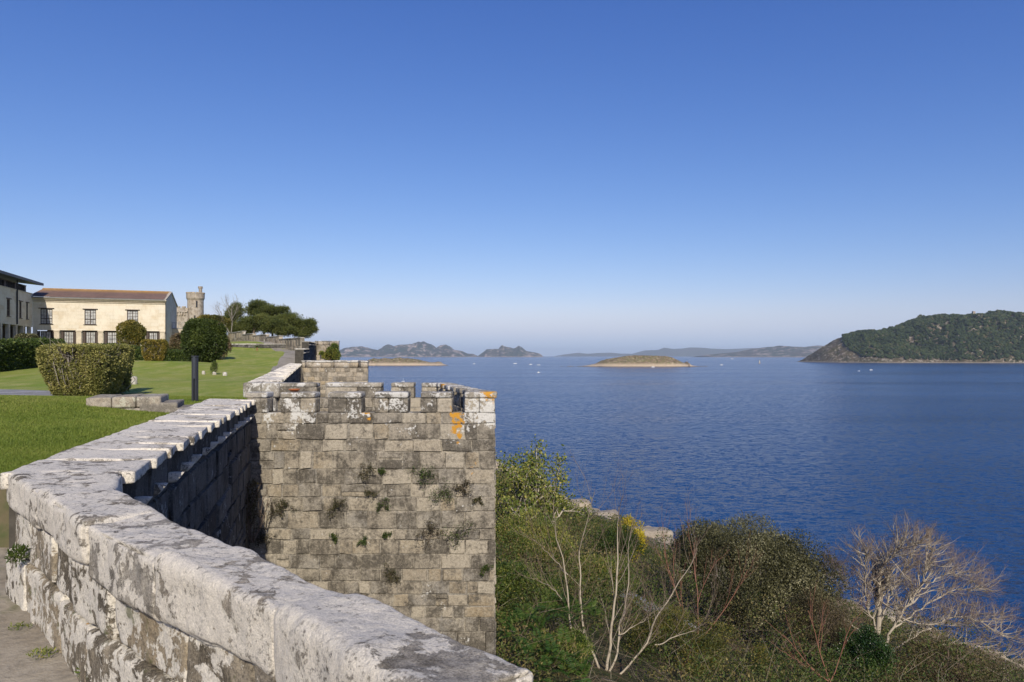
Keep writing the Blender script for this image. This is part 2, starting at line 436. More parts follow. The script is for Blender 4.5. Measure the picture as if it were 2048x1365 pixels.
def grow(out, p, d, length, r, level, maxlevel, rng, kids=(4, 6), trop=.12, wob=.18, ratio=.62, spread=.7, nseg=6, start=.25, rk=.55):
    """recursive branches: out[level] gets (pts, r0, r1)"""
    d = d / np.linalg.norm(d); pts = [p.copy()]; dirs = [d]
    for i in range(nseg):
        d = d + rng.normal(size=3) * wob * .5 + np.array([0, 0, trop]); d /= np.linalg.norm(d)
        p = p + d * length / nseg; pts.append(p.copy()); dirs.append(d)
    r1 = r * (.45 if level < maxlevel else .3)
    out.setdefault(level, []).append((np.array(pts), r, r1))
    if level >= maxlevel: return
    nk = rng.integers(kids[0], kids[1] + 1)
    for i in range(nk):
        t = start + (1 - start) * (i + rng.uniform(.1, .9)) / nk
        k = min(int(t * nseg), nseg - 1); f = t * nseg - k
        q = pts[k] * (1 - f) + pts[k + 1] * f; dd = dirs[k + 1]
        a = np.cross(dd, rng.normal(size=3)); a /= np.linalg.norm(a)
        sp = spread * rng.uniform(.6, 1.3)
        nd = dd * math.cos(sp) + a * math.sin(sp)
        grow(out, q, nd, length * ratio * rng.uniform(.7, 1.15) * (1.1 - .35 * t), max(r * rk * (1.1 - .4 * t), .0025), level + 1, maxlevel, rng, kids, trop, wob, ratio, spread, max(3, nseg - 1), start, rk)

# ------------------------------------------------------------------ haze box, sea, distant land
def haze():
    V = box8((-24000, -2500, SEA - 3), (54000, 0, 0), (0, 49000, 0), (0, 0, 463))
    Fq = np.array([[0, 2, 3, 1], [4, 5, 7, 6], [0, 1, 5, 4], [2, 6, 7, 3], [0, 4, 6, 2], [1, 3, 7, 5]])
    m = bpy.data.materials.new("haze_air"); m.use_nodes = True; n = m.node_tree.nodes; l = m.node_tree.links
    n.remove(n["Principled BSDF"]); v = n.new("ShaderNodeVolumePrincipled")
    v.inputs['Color'].default_value = (.72, .85, 1.0, 1); v.inputs['Density'].default_value = HAZE
    v.inputs['Anisotropy'].default_value = 0.0
    l.new(v.outputs[0], n['Material Output'].inputs['Volume'])
    o = mesh('haze', V, Fq, m)
    tag(o, 'pale blue sea haze that fades the far islands and mountains', 'haze', kind='stuff')
HAZE = 3.4e-5
haze()

def water():
    m, N, L, P = newmat('sea_water'); b = NB(m); co = b.coord('world')
    P.inputs['Base Color'].default_value = (.010, .050, .150, 1)
    P.inputs['IOR'].default_value = 1.33; P.inputs['Specular IOR Level'].default_value = .11
    big = b.noise(b.mapv(co, (.0022, .011, 1)), 1.0, 4, .55)          # wind streaks
    big2 = b.noise(b.mapv(co, (.0006, .0042, 1), (40, 7, 0)), 1.0, 4, .5)
    k = b.step(b.math('ADD', b.math('MULTIPLY', big, .6), b.math('MULTIPLY', big2, .6)), .42, .78)
    b.set(P.inputs['Roughness'], b.math('ADD', .10, b.math('MULTIPLY', k, .12)))
    w1 = b.noise(b.mapv(co, (.30, .62, 1), rot=(0, 0, .35)), 1.0, 3, .55, .3)
    w2 = b.noise(b.mapv(co, (1.1, 1.9, 1), rot=(0, 0, -.2)), 1.0, 4, .6, .2)
    w3 = b.noise(b.mapv(co, (.05, .12, 1), rot=(0, 0, .2)), 1.0, 3, .5)
    h = b.math('ADD', b.math('MULTIPLY', w1, .9), b.math('MULTIPLY', w2, .36))
    h = b.math('ADD', h, b.math('MULTIPLY', w3, 2.0))
    bp = b.n('ShaderNodeBump'); b.L.new(h, bp.inputs['Height'])
    b.set(bp.inputs['Strength'], b.math('SUBTRACT', 1.0, b.math('MULTIPLY', k, .4)))
    bp.inputs['Distance'].default_value = .85
    # wave slopes that do not flatten out with distance
    def slopes(sc, rot, det):
        x = b.n('ShaderNodeTexNoise'); b.L.new(b.mapv(co, sc, rot=(0, 0, rot)), x.inputs['Vector']); x.inputs['Scale'].default_value = 1; x.inputs['Detail'].default_value = det; x.inputs['Roughness'].default_value = .62
        q = b.n('ShaderNodeVectorMath', operation='SUBTRACT'); b.L.new(x.outputs['Color'], q.inputs[0]); q.inputs[1].default_value = (.5, .5, .5); return q.outputs[0]
    s1, s2 = slopes((.45, .95, 1), .35, 5), slopes((2.0, 3.4, 1), -.2, 3)
    ad = b.n('ShaderNodeVectorMath', operation='ADD'); b.L.new(s1, ad.inputs[0]); b.L.new(s2, ad.inputs[1])
    ml = b.n('ShaderNodeVectorMath', operation='MULTIPLY'); b.L.new(ad.outputs[0], ml.inputs[0]); ml.inputs[1].default_value = (1, 1, 0)
    sc_ = b.n('ShaderNodeVectorMath', operation='SCALE'); b.L.new(ml.outputs[0], sc_.inputs[0]); b.set(sc_.inputs['Scale'], b.math('SUBTRACT', 2.5, b.math('MULTIPLY', k, 1.4)))
    a2 = b.n('ShaderNodeVectorMath', operation='ADD'); b.L.new(sc_.outputs[0], a2.inputs[0]); a2.inputs[1].default_value = (0, 0, 1)
    nn_ = b.n('ShaderNodeVectorMath', operation='NORMALIZE'); b.L.new(a2.outputs[0], nn_.inputs[0]); b.L.new(nn_.outputs[0], bp.inputs['Normal']); bp.inputs['Distance'].default_value = .35
    b.L.new(bp.outputs[0], P.inputs['Normal'])
    V = [(-23000, -2300, SEA), (29000, -2300, SEA), (29000, 46000, SEA), (-23000, 46000, SEA)]
    o = mesh('water', V, np.array([[0, 1, 2, 3]]), m)
    tag(o, 'dark blue sea with small wind ripples reaching the horizon', 'sea', kind='structure')
water()

def land_mat(name, green, brown, rock, rock_lo=0.0, rock_hi=6.0, sc=.05, rockiness=.5):
    m, N, L, P = newmat(name); b = NB(m); co = b.coord('world')
    n1 = b.noise(co, sc, 6, .6); n2 = b.noise(b.mapv(co, loc=(500, 30, 9)), sc * 2.6, 6, .65); n3 = b.noise(co, sc * 9, 4, .6)
    c = b.mix(b.step(n1, .40, .60), green, brown)
    c = b.mix(b.math('MULTIPLY', b.step(n3, .45, .65), .6), c, tuple(x * .45 for x in green))
    rk = b.mix(b.step(n3, .38, .62), rock, tuple(x * .5 for x in rock))
    c = b.mix(b.step(b.math('ADD', n2, b.math('MULTIPLY', n3, .25)), .80 - .3 * rockiness, .86 - .3 * rockiness), c, rk)
    sp = b.n('ShaderNodeSeparateXYZ'); b.L.new(co, sp.inputs[0])
    hz = b.math('SUBTRACT', sp.outputs[2], SEA)
    hz = b.math('ADD', hz, b.math('MULTIPLY', b.math('SUBTRACT', n2, .5), (rock_hi - rock_lo) * 2.6))
    c = b.mix(b.step(hz, rock_hi, rock_lo), c, rk)
    wet = b.step(b.math('SUBTRACT', sp.outputs[2], SEA), 1.6, .4)
    c = b.mix(b.math('MULTIPLY', wet, .8), c, (.03, .028, .02))
    b.set(P.inputs['Base Color'], c); P.inputs['Roughness'].default_value = .95; P.inputs['Specular IOR Level'].default_value = .1
    b.L.new(b.bump(b.math('ADD', n3, n2), .8, .25 / sc), P.inputs['Normal'])
    return m

def landform(name, sil, Y, depth, mat, label, cat, nu=160, nv=40, rough=.12, nf=6.0, seed=1, power=.8, kind='structure', sharp=0.0):
    """a hill range: the silhouette gives the crest height, the ground falls to the sea before and behind it"""
    sil = np.array(sil, float); px = np.linspace(sil[0, 0], sil[-1, 0], nu)
    cr = np.interp(px, sil[:, 0], sil[:, 1]); X = (px - 1024) / F * Y; H = (712 - cr) / F * Y - SEA
    Hm = H.max(); v = np.linspace(-1, 1, nv)
    XX, VV = np.meshgrid(X, v, indexing='ij'); HH = np.repeat(H[:, None], nv, 1)
    span = np.maximum(.25, (np.maximum(HH, 0) / Hm)) ** .5
    YY = Y + VV * depth * .5 * span
    Q = np.stack([XX.ravel(), YY.ravel(), np.full(XX.size, seed * 10.)], 1) / depth * nf
    nn = fbm(Q, 5, seed, .55).reshape(XX.shape); rd = 1 - np.abs(fbm(Q * 1.3 + 5, 4, seed + 30, .5)).reshape(XX.shape) * 2
    prof = np.clip(1 - np.abs(VV) ** 1.4, 0, 1) ** power
    away = np.clip(np.abs(VV) * 2.2, 0, 1)
    ZZ = SEA - .02 * Hm + HH * prof * (1 + (nn * rough * 3 + (rd - .6) * rough * 2 * sharp) * away) + 0.02 * Hm * prof
    ZZ = ZZ - (np.abs(VV) > .97) * (.03 * Hm + 2)
    V = np.stack([XX, YY, ZZ], 2).reshape(-1, 3)
    i = np.arange(nu - 1)[:, None] * nv; j = np.arange(nv - 1)[None]
    Fq = np.stack([i + j, i + nv + j, i + nv + j + 1, i + j + 1], 2).reshape(-1, 4)
    o = mesh(name, V, Fq, mat, None, True)
    return tag(o, label, cat, kind=kind), (XX, YY, ZZ)

M_far = land_mat('far_hills', (.035, .055, .03), (.07, .06, .04), (.50, .40, .34), 0, 18, .0022, .5)
M_far2 = land_mat('far_mountains', (.05, .07, .045), (.08, .08, .06), (.25, .22, .19), 0, 10, .001, .0)
M_isl = land_mat('islet_ground', (.15, .15, .055), (.16, .105, .065), (.62, .50, .36), 4.0, 10.0, .12, .5)
M_head = land_mat('headland_ground', (.07, .07, .035), (.13, .10, .065), (.38, .33, .27), 1, 4.5, .035, .5)

def S(x0, y0, k, pts):
    return [(x0 + a / k, y0 + c / k) for a, c in pts]
landform('island', S(680, 670, 4.876, [(-160, 200), (0, 160), (60, 130), (120, 117), (210, 116), (290, 134), (370, 148), (420, 120), (470, 92), (525, 112),
    (570, 98), (720, 92), (765, 66), (790, 72), (815, 62), (850, 82), (890, 92), (940, 128), (985, 100), (1030, 96), (1080, 120), (1110, 145), (1190, 158), (1245, 184), (1300, 186), (1345, 208)]),
    15000, 2600, M_far, 'large hazy island with rocky double peaks on the horizon beside the wall', 'island', 260, 60, .16, 7, 3, .8, sharp=1.2)
landform('island', S(680, 670, 4.876, [(1345, 208), (1400, 168), (1430, 142), (1550, 138), (1580, 104), (1620, 116), (1690, 136), (1715, 126), (1740, 108), (1770, 122), (1815, 158),
    (1900, 172), (1955, 186), (1975, 208)]), 15500, 1900, M_far, 'smaller hazy island with two low peaks right of the large one', 'island', 160, 50, .15, 7, 4, .8, sharp=1.2)
landform('mountains', S(1100, 670, 3.413, [(40, 144), (100, 134), (200, 122), (250, 130), (330, 124), (420, 122), (470, 128), (560, 130), (650, 106), (740, 104), (780, 88), (840, 96), (900, 94),
    (960, 86), (1040, 88), (1100, 94), (1200, 98), (1380, 90), (1500, 94), (1700, 98), (1800, 100), (2050, 110), (2300, 125), (2500, 144)]), 27000, 4200, M_far2,
    'faint pale blue mountain range on the far horizon', 'mountains', 260, 30, .05, 4, 5, .9)
landform('hills', S(1100, 670, 3.413, [(1030, 144), (1080, 136), (1180, 126), (1300, 116), (1400, 94), (1500, 82), (1540, 84), (1565, 74), (1640, 80), (1740, 84), (1830, 73), (1900, 78), (2000, 82), (2150, 96), (2400, 120), (2600, 144)]),
    14500, 3200, M_far, 'hazy blue hills above a pale beach left of the headland', 'hills', 200, 40, .1, 6, 6, .8, sharp=.6)
landform('island', S(680, 670, 4.876, [(120, 305), (200, 286), (270, 250), (290, 240), (330, 228), (380, 238), (430, 226), (500, 232), (590, 224), (640, 230), (700, 232), (760, 240), (820, 256), (870, 268),
    (920, 268), (960, 262), (985, 270), (1010, 286), (1060, 300)]), 1960, 120, M_isl, 'low grassy islet with pale rocky shore behind the square towers', 'islet', 240, 50, .12, 8, 8, .45, sharp=.8)
landform('island', S(1100, 670, 3.413, [(215, 214), (260, 208), (310, 198), (350, 178), (400, 164), (470, 152), (540, 142), (590, 140), (680, 142), (780, 146), (830, 154), (870, 172), (905, 190), (920, 196),
    (932, 182), (940, 196), (970, 210), (1000, 213)]), 1780, 130, M_isl, 'flat topped islet of brown heath and tan rock in mid sea', 'islet', 260, 50, .12, 8, 9, .45, sharp=.8)
def reef(cx, w, Y, seed, label):
    rng = np.random.default_rng(seed); mb = MB()
    for i in range(int(w / 5)):
        x = cx + rng.uniform(-.5, .5) * w; s = rng.uniform(2, 5)
        V, Fq = rough_hex(box8((x, Y + rng.uniform(-4, 4), SEA - .6), (s * 2, 0, 0), (0, s, 0), (0, 0, rng.uniform(1., 1.9))), (4, 3, 2), .4, .5, .4, int(rng.integers(99)))
        mb.add(V, Fq, .3)
    o = mb.build('reef', M_isl, None, True); tag(o, label, 'reef', kind='structure')
reef((1160 - 1024) / F * 1780, 110, 1780, 1, 'low dark reef trailing left from the flat topped islet')
reef((1402 - 1024) / F * 1780, 45, 1780, 2, 'short dark reef off the right end of the flat topped islet')

# headland with its wood
hs = S(1640, 600, 5.02, [(-130, 637), (-60, 610), (0, 525), (100, 460), (190, 400), (240, 372), (390, 330), (460, 325), (540, 345), (680, 315), (830, 270), (900, 230), (1010, 205), (1130, 180), (1270, 165),
    (1390, 168), (1530, 172), (1700, 158), (1800, 126), (1950, 150), (2048, 155), (2300, 150), (2800, 160), (3600, 230), (4600, 400), (5200, 640)])
_, (HX, HY, HZ) = landform('headland', hs, 2960, 860, M_head, 'wooded headland with bare rocky tip on the right', 'headland', 420, 110, .13, 11, 12, .75, sharp=1.2)

def ico():
    t = (1 + 5 ** .5) / 2
    V = np.array([(-1, t, 0), (1, t, 0), (-1, -t, 0), (1, -t, 0), (0, -1, t), (0, 1, t), (0, -1, -t), (0, 1, -t), (t, 0, -1), (t, 0, 1), (-t, 0, -1), (-t, 0, 1)], float)
    V /= np.linalg.norm(V[0])
    Ft = np.array([(0, 11, 5), (0, 5, 1), (0, 1, 7), (0, 7, 10), (0, 10, 11), (1, 5, 9), (5, 11, 4), (11, 10, 2), (10, 7, 6), (7, 1, 8), (3, 9, 4), (3, 4, 2), (3, 2, 6), (3, 6, 8), (3, 8, 9),
                   (4, 9, 5), (2, 4, 11), (6, 2, 10), (8, 6, 7), (9, 8, 1)])
    Vl = V.tolist(); cache = {}; out = []
    def mid(a, b_):
        k = (min(a, b_), max(a, b_))
        if k not in cache:
            v = (np.array(Vl[a]) + np.array(Vl[b_])) / 2; v /= np.linalg.norm(v); cache[k] = len(Vl); Vl.append(v.tolist())
        return cache[k]
    for a, b_, c in Ft:
        ab, bc, ca = mid(a, b_), mid(b_, c), mid(c, a); out += [(a, ab, ca), (b_, bc, ab), (c, ca, bc), (ab, bc, ca)]
    return np.array(Vl), np.array(out)
ICO_V, ICO_F = ico()
M_wood = leaf_mat('wood_canopy', [(.010, .018, .009), (.024, .038, .015), (.042, .060, .022), (.075, .07, .035)], .8, .0, .1)
def forest():
    rng = np.random.default_rng(5); n = 25000
    nu, nv = HX.shape
    i = rng.uniform(0, nu - 1.01, n); j = rng.uniform(1, nv * .62, n)
    a, c = i.astype(int), j.astype(int); fi, fj = i - a, j - c
    def L(A): return (A[a, c] * (1 - fi) * (1 - fj) + A[a + 1, c] * fi * (1 - fj) + A[a, c + 1] * (1 - fi) * fj + A[a + 1, c + 1] * fi * fj)
    x, y, z = L(HX), L(HY), L(HZ)
    px = x / y * F + 1024
    low = np.interp(px, [1684, 1692, 1705, 1725, 1765, 1800, 1870, 2050], [95, 60, 42, 24, 15, 11, 9, 7]) + 9 * fbm(np.stack([x, y, z * 0], 1) / 60, 3, 4)
    nb = fbm(np.stack([x, y, z * 0], 1) / 45., 3, 8)
    keep = (z - SEA > low) & (px > 1686) & (px < 2160) & (nb > -.8)
    x, y, z = x[keep], y[keep], z[keep]; n = len(x)
    r = rng.uniform(3.2, 7.0, n); hgt = rng.uniform(.7, 1.25, n)
    J = rng.uniform(.68, 1.28, (n, len(ICO_V), 1))
    V = ICO_V[None] * J * np.stack([r, r, r * hgt], 1)[:, None] + np.stack([x, y, z + r * .9], 1)[:, None]
    Ft = ICO_F[None] + (np.arange(n) * len(ICO_V))[:, None, None]
    t = np.clip(.42 + rng.normal(size=n) * .2 + .35 * fbm(np.stack([x, y, z * 0], 1) / 70, 3, 3), 0, 1)
    o = mesh('forest', V.reshape(-1, 3), Ft.reshape(-1, 3), M_wood, None, False, {'tint': np.repeat(t, len(ICO_V))})
    tag(o, 'dark green pine wood covering the headland', 'forest', kind='stuff')
forest()

# ruined watch tower on the headland ridge
M_plain_stone = plain_mat('plain_stone', (.40, .33, .25), .9, .2, .4)
M_white = plain_mat('white_paint', (.75, .75, .73), .45, .05, 3)
M_dark = plain_mat('dark_trim', (.03, .03, .035), .5, .1, 3)
def hill_z(px_, Yt):
    i = np.argmin(np.abs(HX[:, HX.shape[1] // 2] / 2960 - (px_ - 1024) / F)); j = np.argmin(np.abs(HY[i] - Yt)); return HX[i, j], HY[i, j], HZ[i, j]
def ruin():
    x, y, z = hill_z(1945, 2960)
    z = max(z, (712 - 634) / F * y) + 5
    t = thing('watchtower', (x, y, z), 'small ruined stone watchtower on the ridge of the wooded headland', 'tower')
    a = MB()
    V = []
    for k, (hw, h) in enumerate([(6.2, -6), (5.6, 4), (5.0, 11), (4.6, 17.5)]):
        V += [(-hw, -hw, h), (hw, -hw, h), (hw, hw, h), (-hw, hw, h)]
    Fq = [[4 * k + i, 4 * k + (i + 1) % 4, 4 * k + 4 + (i + 1) % 4, 4 * k + 4 + i] for k in range(3) for i in range(4)] + [[12, 13, 14, 15]]
    a.add(V, np.array(Fq)); a.build('tower_body', M_plain_stone, t)
    c = MB(); c.box((-3.2, 0, 18.3), (1.4, 4, 1)); c.build('broken_crest', M_plain_stone, t); c = MB(); c.box((3.4, 0, 17.9), (1.1, 4, .6)); c.build('broken_crest', M_plain_stone, t)
    d = MB(); d.box((0, -5.5, 8), (.9, .5, 1.7)); d.build('window', M_dark, t)
ruin()

def boat(px, py, L, label, rz=0.2, cabin=True, mast=False):
    L = L * .8
    Y = -SEA * F / (py - 712); x = (px - 1024) / F * Y
    t = thing('boat', (x, Y, SEA), label, 'boat', 'small boats on the water', rz)
    mb = MB(); s = L / 2; st = [(-s, .75, .9), (-s * .4, 1.0, .85), (s * .3, .9, 1.0), (s * .75, .5, 1.25), (s, .04, 1.45)]
    V = []
    for (x0, hw, z) in st:
        hw *= L * .16; z *= L * .13
        V += [(x0, -hw, z), (x0 * .93, -hw * .7, -.25), (x0 * .93, hw * .7, -.25), (x0, hw, z)]
    Fq = [[4 * k + i, 4 * k + i + 1, 4 * k + 5 + i, 4 * k + 4 + i] for k in range(4) for i in range(3)] + [[0, 3, 2, 1]] + [[4 * k + 3, 4 * k, 4 * k + 4, 4 * k + 7] for k in range(4)]
    mb.add(V, np.array(Fq)); mb.build('hull', M_white, t)
    if cabin:
        c = MB(); c.box((-.05 * L, 0, L * .13 + .55), (L * .17, L * .1, .6)); c.build('cabin', M_white, t)
        c = MB(); c.box((-.05 * L, 0, L * .13 + .75), (L * .172, L * .102, .2)); c.build('window', M_dark, t)
    if mast:
        c = MB(); tube(c, [(0.1 * L, 0, L * .1), (.1 * L, 0, L * 1.25)], .09, .05, 5); c.build('mast', M_white, t)
BOATS = [(948, 728.5, 11, 'small boat on the water right of the low grassy islet', .3, True, False),
         (1030, 728, 16, 'leftmost of the three white boats strung below the smaller hazy island', .1, True, False),
         (1061, 729.8, 13, 'middle of the three white boats strung below the smaller hazy island', -.2, True, False),
         (1077, 730.6, 12, 'rightmost of the three white boats below the smaller hazy island', .2, False, False),
         (1077, 746, 7.5, 'lone white boat nearer the wall, below the string of three', .5, True, False),
         (1306, 735, 11, 'long white boat lying just in front of the flat topped islet', .05, True, False),
         (1443, 730.8, 12, 'white boat right of the flat topped islet', .2, True, False),
         (1464, 718.6, 30, 'distant pale ship near the horizon right of the flat topped islet', .0, True, False),
         (1718, 742.6, 5.5, 'smaller white speck of a boat below the bare headland tip', .1, False, False),
         (1742, 740.8, 7.5, 'larger white boat below the bare headland tip', .0, True, False),
         (806, 763.5, 4.2, 'sailing dinghy mast showing above a gap in the tower battlements', .0, False, True)]
for bt in BOATS: boat(*bt)
def beacon():
    Y = -SEA * F / (727.5 - 712); x = (1519 - 1024) / F * Y
    t = thing('beacon', (x, Y, SEA), 'tall pale beacon standing in the water left of the headland', 'beacon')
    a = MB(); tube(a, [(0, 0, -1), (0, 0, 2)], 4, 3.6, 12); a.build('base', M_plain_stone, t)
    a = MB(); tube(a, [(0, 0, 2), (0, 0, 12)], 1.7, 1.3, 12); tube(a, [(0, 0, 12), (0, 0, 12.01)], 1.3, .01, 12); a.build('column', plain_mat('beacon_paint', (.62, .55, .42), .7), t)
    a = MB(); tube(a, [(0, 0, 12), (0, 0, 14.5)], .6, .5, 8); tube(a, [(0, 0, 14.5), (0, 0, 15.3)], .9, .05, 8); a.build('lantern', M_dark, t)
beacon()
def islet_hut():
    p = at(1373, 731, 1780); 
    t = thing('lighthouse', (p[0], 1775, SEA + 3.5), 'small pale stone marker on the rock right of the flat topped islet', 'beacon')
    a = MB(); tube(a, [(0, 0, -3), (0, 0, 5)], 4.2, 2.8, 10); a.build('base', M_plain_stone, t)
    a = MB(); tube(a, [(0, 0, 5), (0, 0, 10)], 1.6, 1.1, 10); a.build('column', M_plain_stone, t)
islet_hut()

# ------------------------------------------------------------------ terrain of the fortress terrace and the slope
CTRL = np.array([(-4.6, 6.1, -1.08), (-7, 7, -1.0), (-12, 8, -.98), (-6.2, 10, -1.0), (-7.4, 12.0, -.90), (-6.4, 11.5, -1.05), (-9, 12.5, -.79), (-13, 12.5, -.82), (-10.9, 17, -1.03), (-12.8, 17, -1.04), (-16, 22, -1.0), (-8.2, 17, -1.06),
    (-20, 28, -.85), (-26, 35, -.62), (-20.2, 38, -.28), (-20.3, 45, -.53), (-39, 70, .77), (-66.7, 95, 1.4), (-51, 100.4, 1.4), (-57, 66.6, 1.15), (-33, 85, .85), (-27, 85, .8), (-19.5, 58, -1.02),
    (-9.6, 25, -.95), (-17.3, 45, -.65), (-27, 70, .1), (-22, 66, -.2), (-24, 76, .55), (-16.5, 50, -.95), (-8.5, 19, -1.12), (-12, 32, -1.05), (-14.4, 33, -.92), (-13.5, 24, -.98), (-60, 130, 2.5), (-45, 120, 2.5),
    (-90, 150, 4), (-140, 100, 2), (-110, 60, 1), (-40, 10, -.6), (-60, 30, .2), (-34, 88, 1.45), (-28, 88, 1.35), (-40, 105, 2.3), (-50, 119, 2.5), (-80, 200, 6), (-150, 220, 6), (-40, 48, -.1), (-25, 98, 1.6)])
def tps_fit(C):
    n = len(C); D = np.linalg.norm(C[:, None, :2] - C[None, :, :2], axis=2); K = np.where(D > 0, D ** 2 * np.log(D + 1e-12), 0) + np.eye(n) * .02
    Pm = np.c_[np.ones(n), C[:, :2]]; A = np.block([[K, Pm], [Pm.T, np.zeros((3, 3))]]); return np.linalg.solve(A, np.r_[C[:, 2], 0, 0, 0])
TPS = tps_fit(CTRL)
def tz(x, y):
    x = np.atleast_1d(np.asarray(x, float)); y = np.atleast_1d(np.asarray(y, float)); n = len(CTRL)
    D = np.hypot(x[..., None] - CTRL[:, 0], y[..., None] - CTRL[:, 1])
    return (np.where(D > 0, D ** 2 * np.log(D + 1e-12), 0) @ TPS[:n]) + TPS[n] + TPS[n + 1] * x + TPS[n + 2] * y
# lines in plan: outer edge of the curtain wall, seen from above
Q0 = np.array([-2.77, 4.59]); Q1 = np.array([-5.19, 13.65]); WD = (Q1 - Q0) / np.linalg.norm(Q1 - Q0)
WN = np.array([WD[1], -WD[0]])                         # outward (towards the sea)
P0 = np.array([-3.72, 4.98]); TH = .80
def wx(y):                                             # outer face of the wall line at depth y
    y = np.asarray(y, float); return np.interp(y, [4.59, 13.65, 18.8, 46, 78, 90, 130], [-2.77, -5.19, -6.35, -14.2, -23.2, -30, -52])
def walk_z(y): return np.interp(y, [0, 5, 14, 20], [-1.726, -1.726, -1.32, -1.14])

def grass_mat():
    m, N, L, P = newmat('lawn_grass'); b = NB(m); co = b.coord('world')
    n1 = b.noise(co, .35, 5, .6); n2 = b.noise(b.mapv(co, (1, .35, 1), rot=(0, 0, .4)), 1.4, 6, .65); n3 = b.noise(co, 22, 4, .7); n4 = b.noise(b.mapv(co, loc=(4, 4, 4)), 5.5, 4, .6)
    c = b.mix(b.step(n1, .38, .64), (.20, .26, .035), (.28, .30, .055))
    c = b.mix(b.math('MULTIPLY', b.step(n2, .45, .68), .75), c, (.42, .38, .15))
    c = b.mix(b.math('MULTIPLY', b.step(n4, .5, .72), .45), c, (.12, .18, .025))
    c = b.mix(b.math('MULTIPLY', b.step(n3, .42, .66), .55), c, (.09, .14, .02))
    b.set(P.inputs['Base Color'], c); P.inputs['Roughness'].default_value = .85; P.inputs['Specular IOR Level'].default_value = .15
    b.L.new(b.bump(b.math('ADD', n3, b.math('MULTIPLY', n4, 1.2)), .5, .04), P.inputs['Normal'])
    return m
M_grass = grass_mat()
def grid_mesh(name, xs_of, ys, nu, zf, mat, label, cat, kind='structure', z_off=0.0, smooth=True):
    V = []; 
    for y in ys:
        a, c = xs_of(y); x = np.linspace(a, c, nu); V.append(np.stack([x, np.full(nu, y), zf(x, np.full(nu, y)) + z_off], 1))
    V = np.concatenate(V); n = len(ys); i = np.arange(n - 1)[:, None] * nu; j = np.arange(nu - 1)[None]
    Fq = np.stack([i + j, i + j + 1, i + nu + j + 1, i + nu + j], 2).reshape(-1, 4)
    o = mesh(name, V, Fq, mat, None, smooth)
    return tag(o, label, cat, kind=kind)
def lawn_right(y):
    return float(np.interp(y, [6.0, 17, 17.3, 60, 78, 90, 130, 200], [wx(6.0) - TH - .5, wx(17) - TH - .5, wx(17.3) - .4, wx(60) - .4, wx(78) - .4, wx(90) - .2, wx(130) - .3, -80]))
def lz(x, y):
    x = np.asarray(x, float); z = tz(x, y)
    return z + .03 * fbm(np.stack([x, y, x * 0], 1) * .8, 3, 4)
ys = np.concatenate([np.arange(6.0, 24, .3), np.arange(24, 60, .8), np.arange(60, 201, 2.0)])
def lawn_x(y):
    return (-(26 + y * 1.05), lawn_right(y))
def warp_x(y): return lawn_x(y)
grid_mesh('lawn', lawn_x, ys, 170, lz, M_grass, 'mown green lawn with drier stripes sloping up from the wall to the building', 'lawn')
# turf edge dropping to the walkway
def kerb():
    mb = MB(); Y = np.arange(6.0, 17.2, .4); V = []
    for y in Y:
        x = lawn_right(y); z = float(lz(np.array([x]), np.array([y]))[0]); V += [(x + .01, y, z + .015), (x + .10, y, z + .0), (x + .12, y, float(walk_z(y)) - .05)]
    n = len(Y); Fq = [[3 * k + i, 3 * k + i + 1, 3 * k + 4 + i, 3 * k + 3 + i] for k in range(n - 1) for i in range(2)]
    mb.add(V, np.array(Fq)); 
    V = [(-9, 6.0, float(lz(np.array([-9.]), np.array([6.]))[0])), (lawn_right(6.0) + .1, 6.0, float(lz(np.array([lawn_right(6.)]), np.array([6.]))[0])), (lawn_right(6.0) + .12, 5.98, -1.8), (-9, 5.98, -1.8)]
    mf = MB(); mf.add(V, np.array([[0, 3, 2, 1]])); of = mf.build('kerb', M_shaded_earth); tag(of, 'earth edge at the near end of the lawn, coloured dark for its shading', 'kerb', kind='structure'); o = mb.build('bank', M_grass); tag(o, 'low grassy bank where the lawn drops to the stone walkway', 'bank', kind='structure')
M_shaded_earth = plain_mat('earth', (.13, .10, .06), .95, .25, 5, bump=.4, col2=(.07, .08, .03))  # earth toned dark so the shading of the lawn's near edge is in its colour
kerb()

def paving_mat(name, a, c2, joints=True, sc=1.0):
    m, N, L, P = newmat(name); b = NB(m); co = b.coord('world')
    n1 = b.noise(co, 1.3 * sc, 6, .6); n2 = b.noise(co, 14 * sc, 6, .65); n3 = b.noise(co, 90 * sc, 3, .6)
    c = b.mix(b.step(n1, .38, .62), a, c2)
    c = b.mix(b.math('MULTIPLY', b.step(n2, .5, .7), .6), c, tuple(x * .45 for x in a))
    c = b.mix(b.math('MULTIPLY', b.step(n3, .5, .7), .4), c, (.36, .34, .30))
    c = b.mix(b.math('MULTIPLY', b.step(b.noise(b.mapv(co, loc=(9, 9, 9)), 2.3 * sc, 5, .6), .58, .66), .6), c, (.10, .11, .035))
    h = b.math('ADD', n2, b.math('MULTIPLY', n3, .3))
    if joints:
        br = b.n('ShaderNodeTexBrick'); b.L.new(b.mapv(co, rot=(0, 0, .26)), br.inputs[0]); br.inputs['Scale'].default_value = 1.0; br.inputs['Mortar Size'].default_value = .012
        br.inputs['Brick Width'].default_value = .75; br.inputs['Row Height'].default_value = .48; br.inputs['Mortar Smooth'].default_value = .4
        c = b.mix(b.math('MULTIPLY', br.outputs['Fac'], .7), c, (.07, .065, .035)); h = b.math('SUBTRACT', h, br.outputs['Fac'])
    b.set(P.inputs['Base Color'], c); P.inputs['Roughness'].default_value = .93; P.inputs['Specular IOR Level'].default_value = .15
    b.L.new(b.bump(h, .8, .02), P.inputs['Normal'])
    return m
M_pave = paving_mat('walkway_paving', (.34, .30, .235), (.22, .185, .135), False)
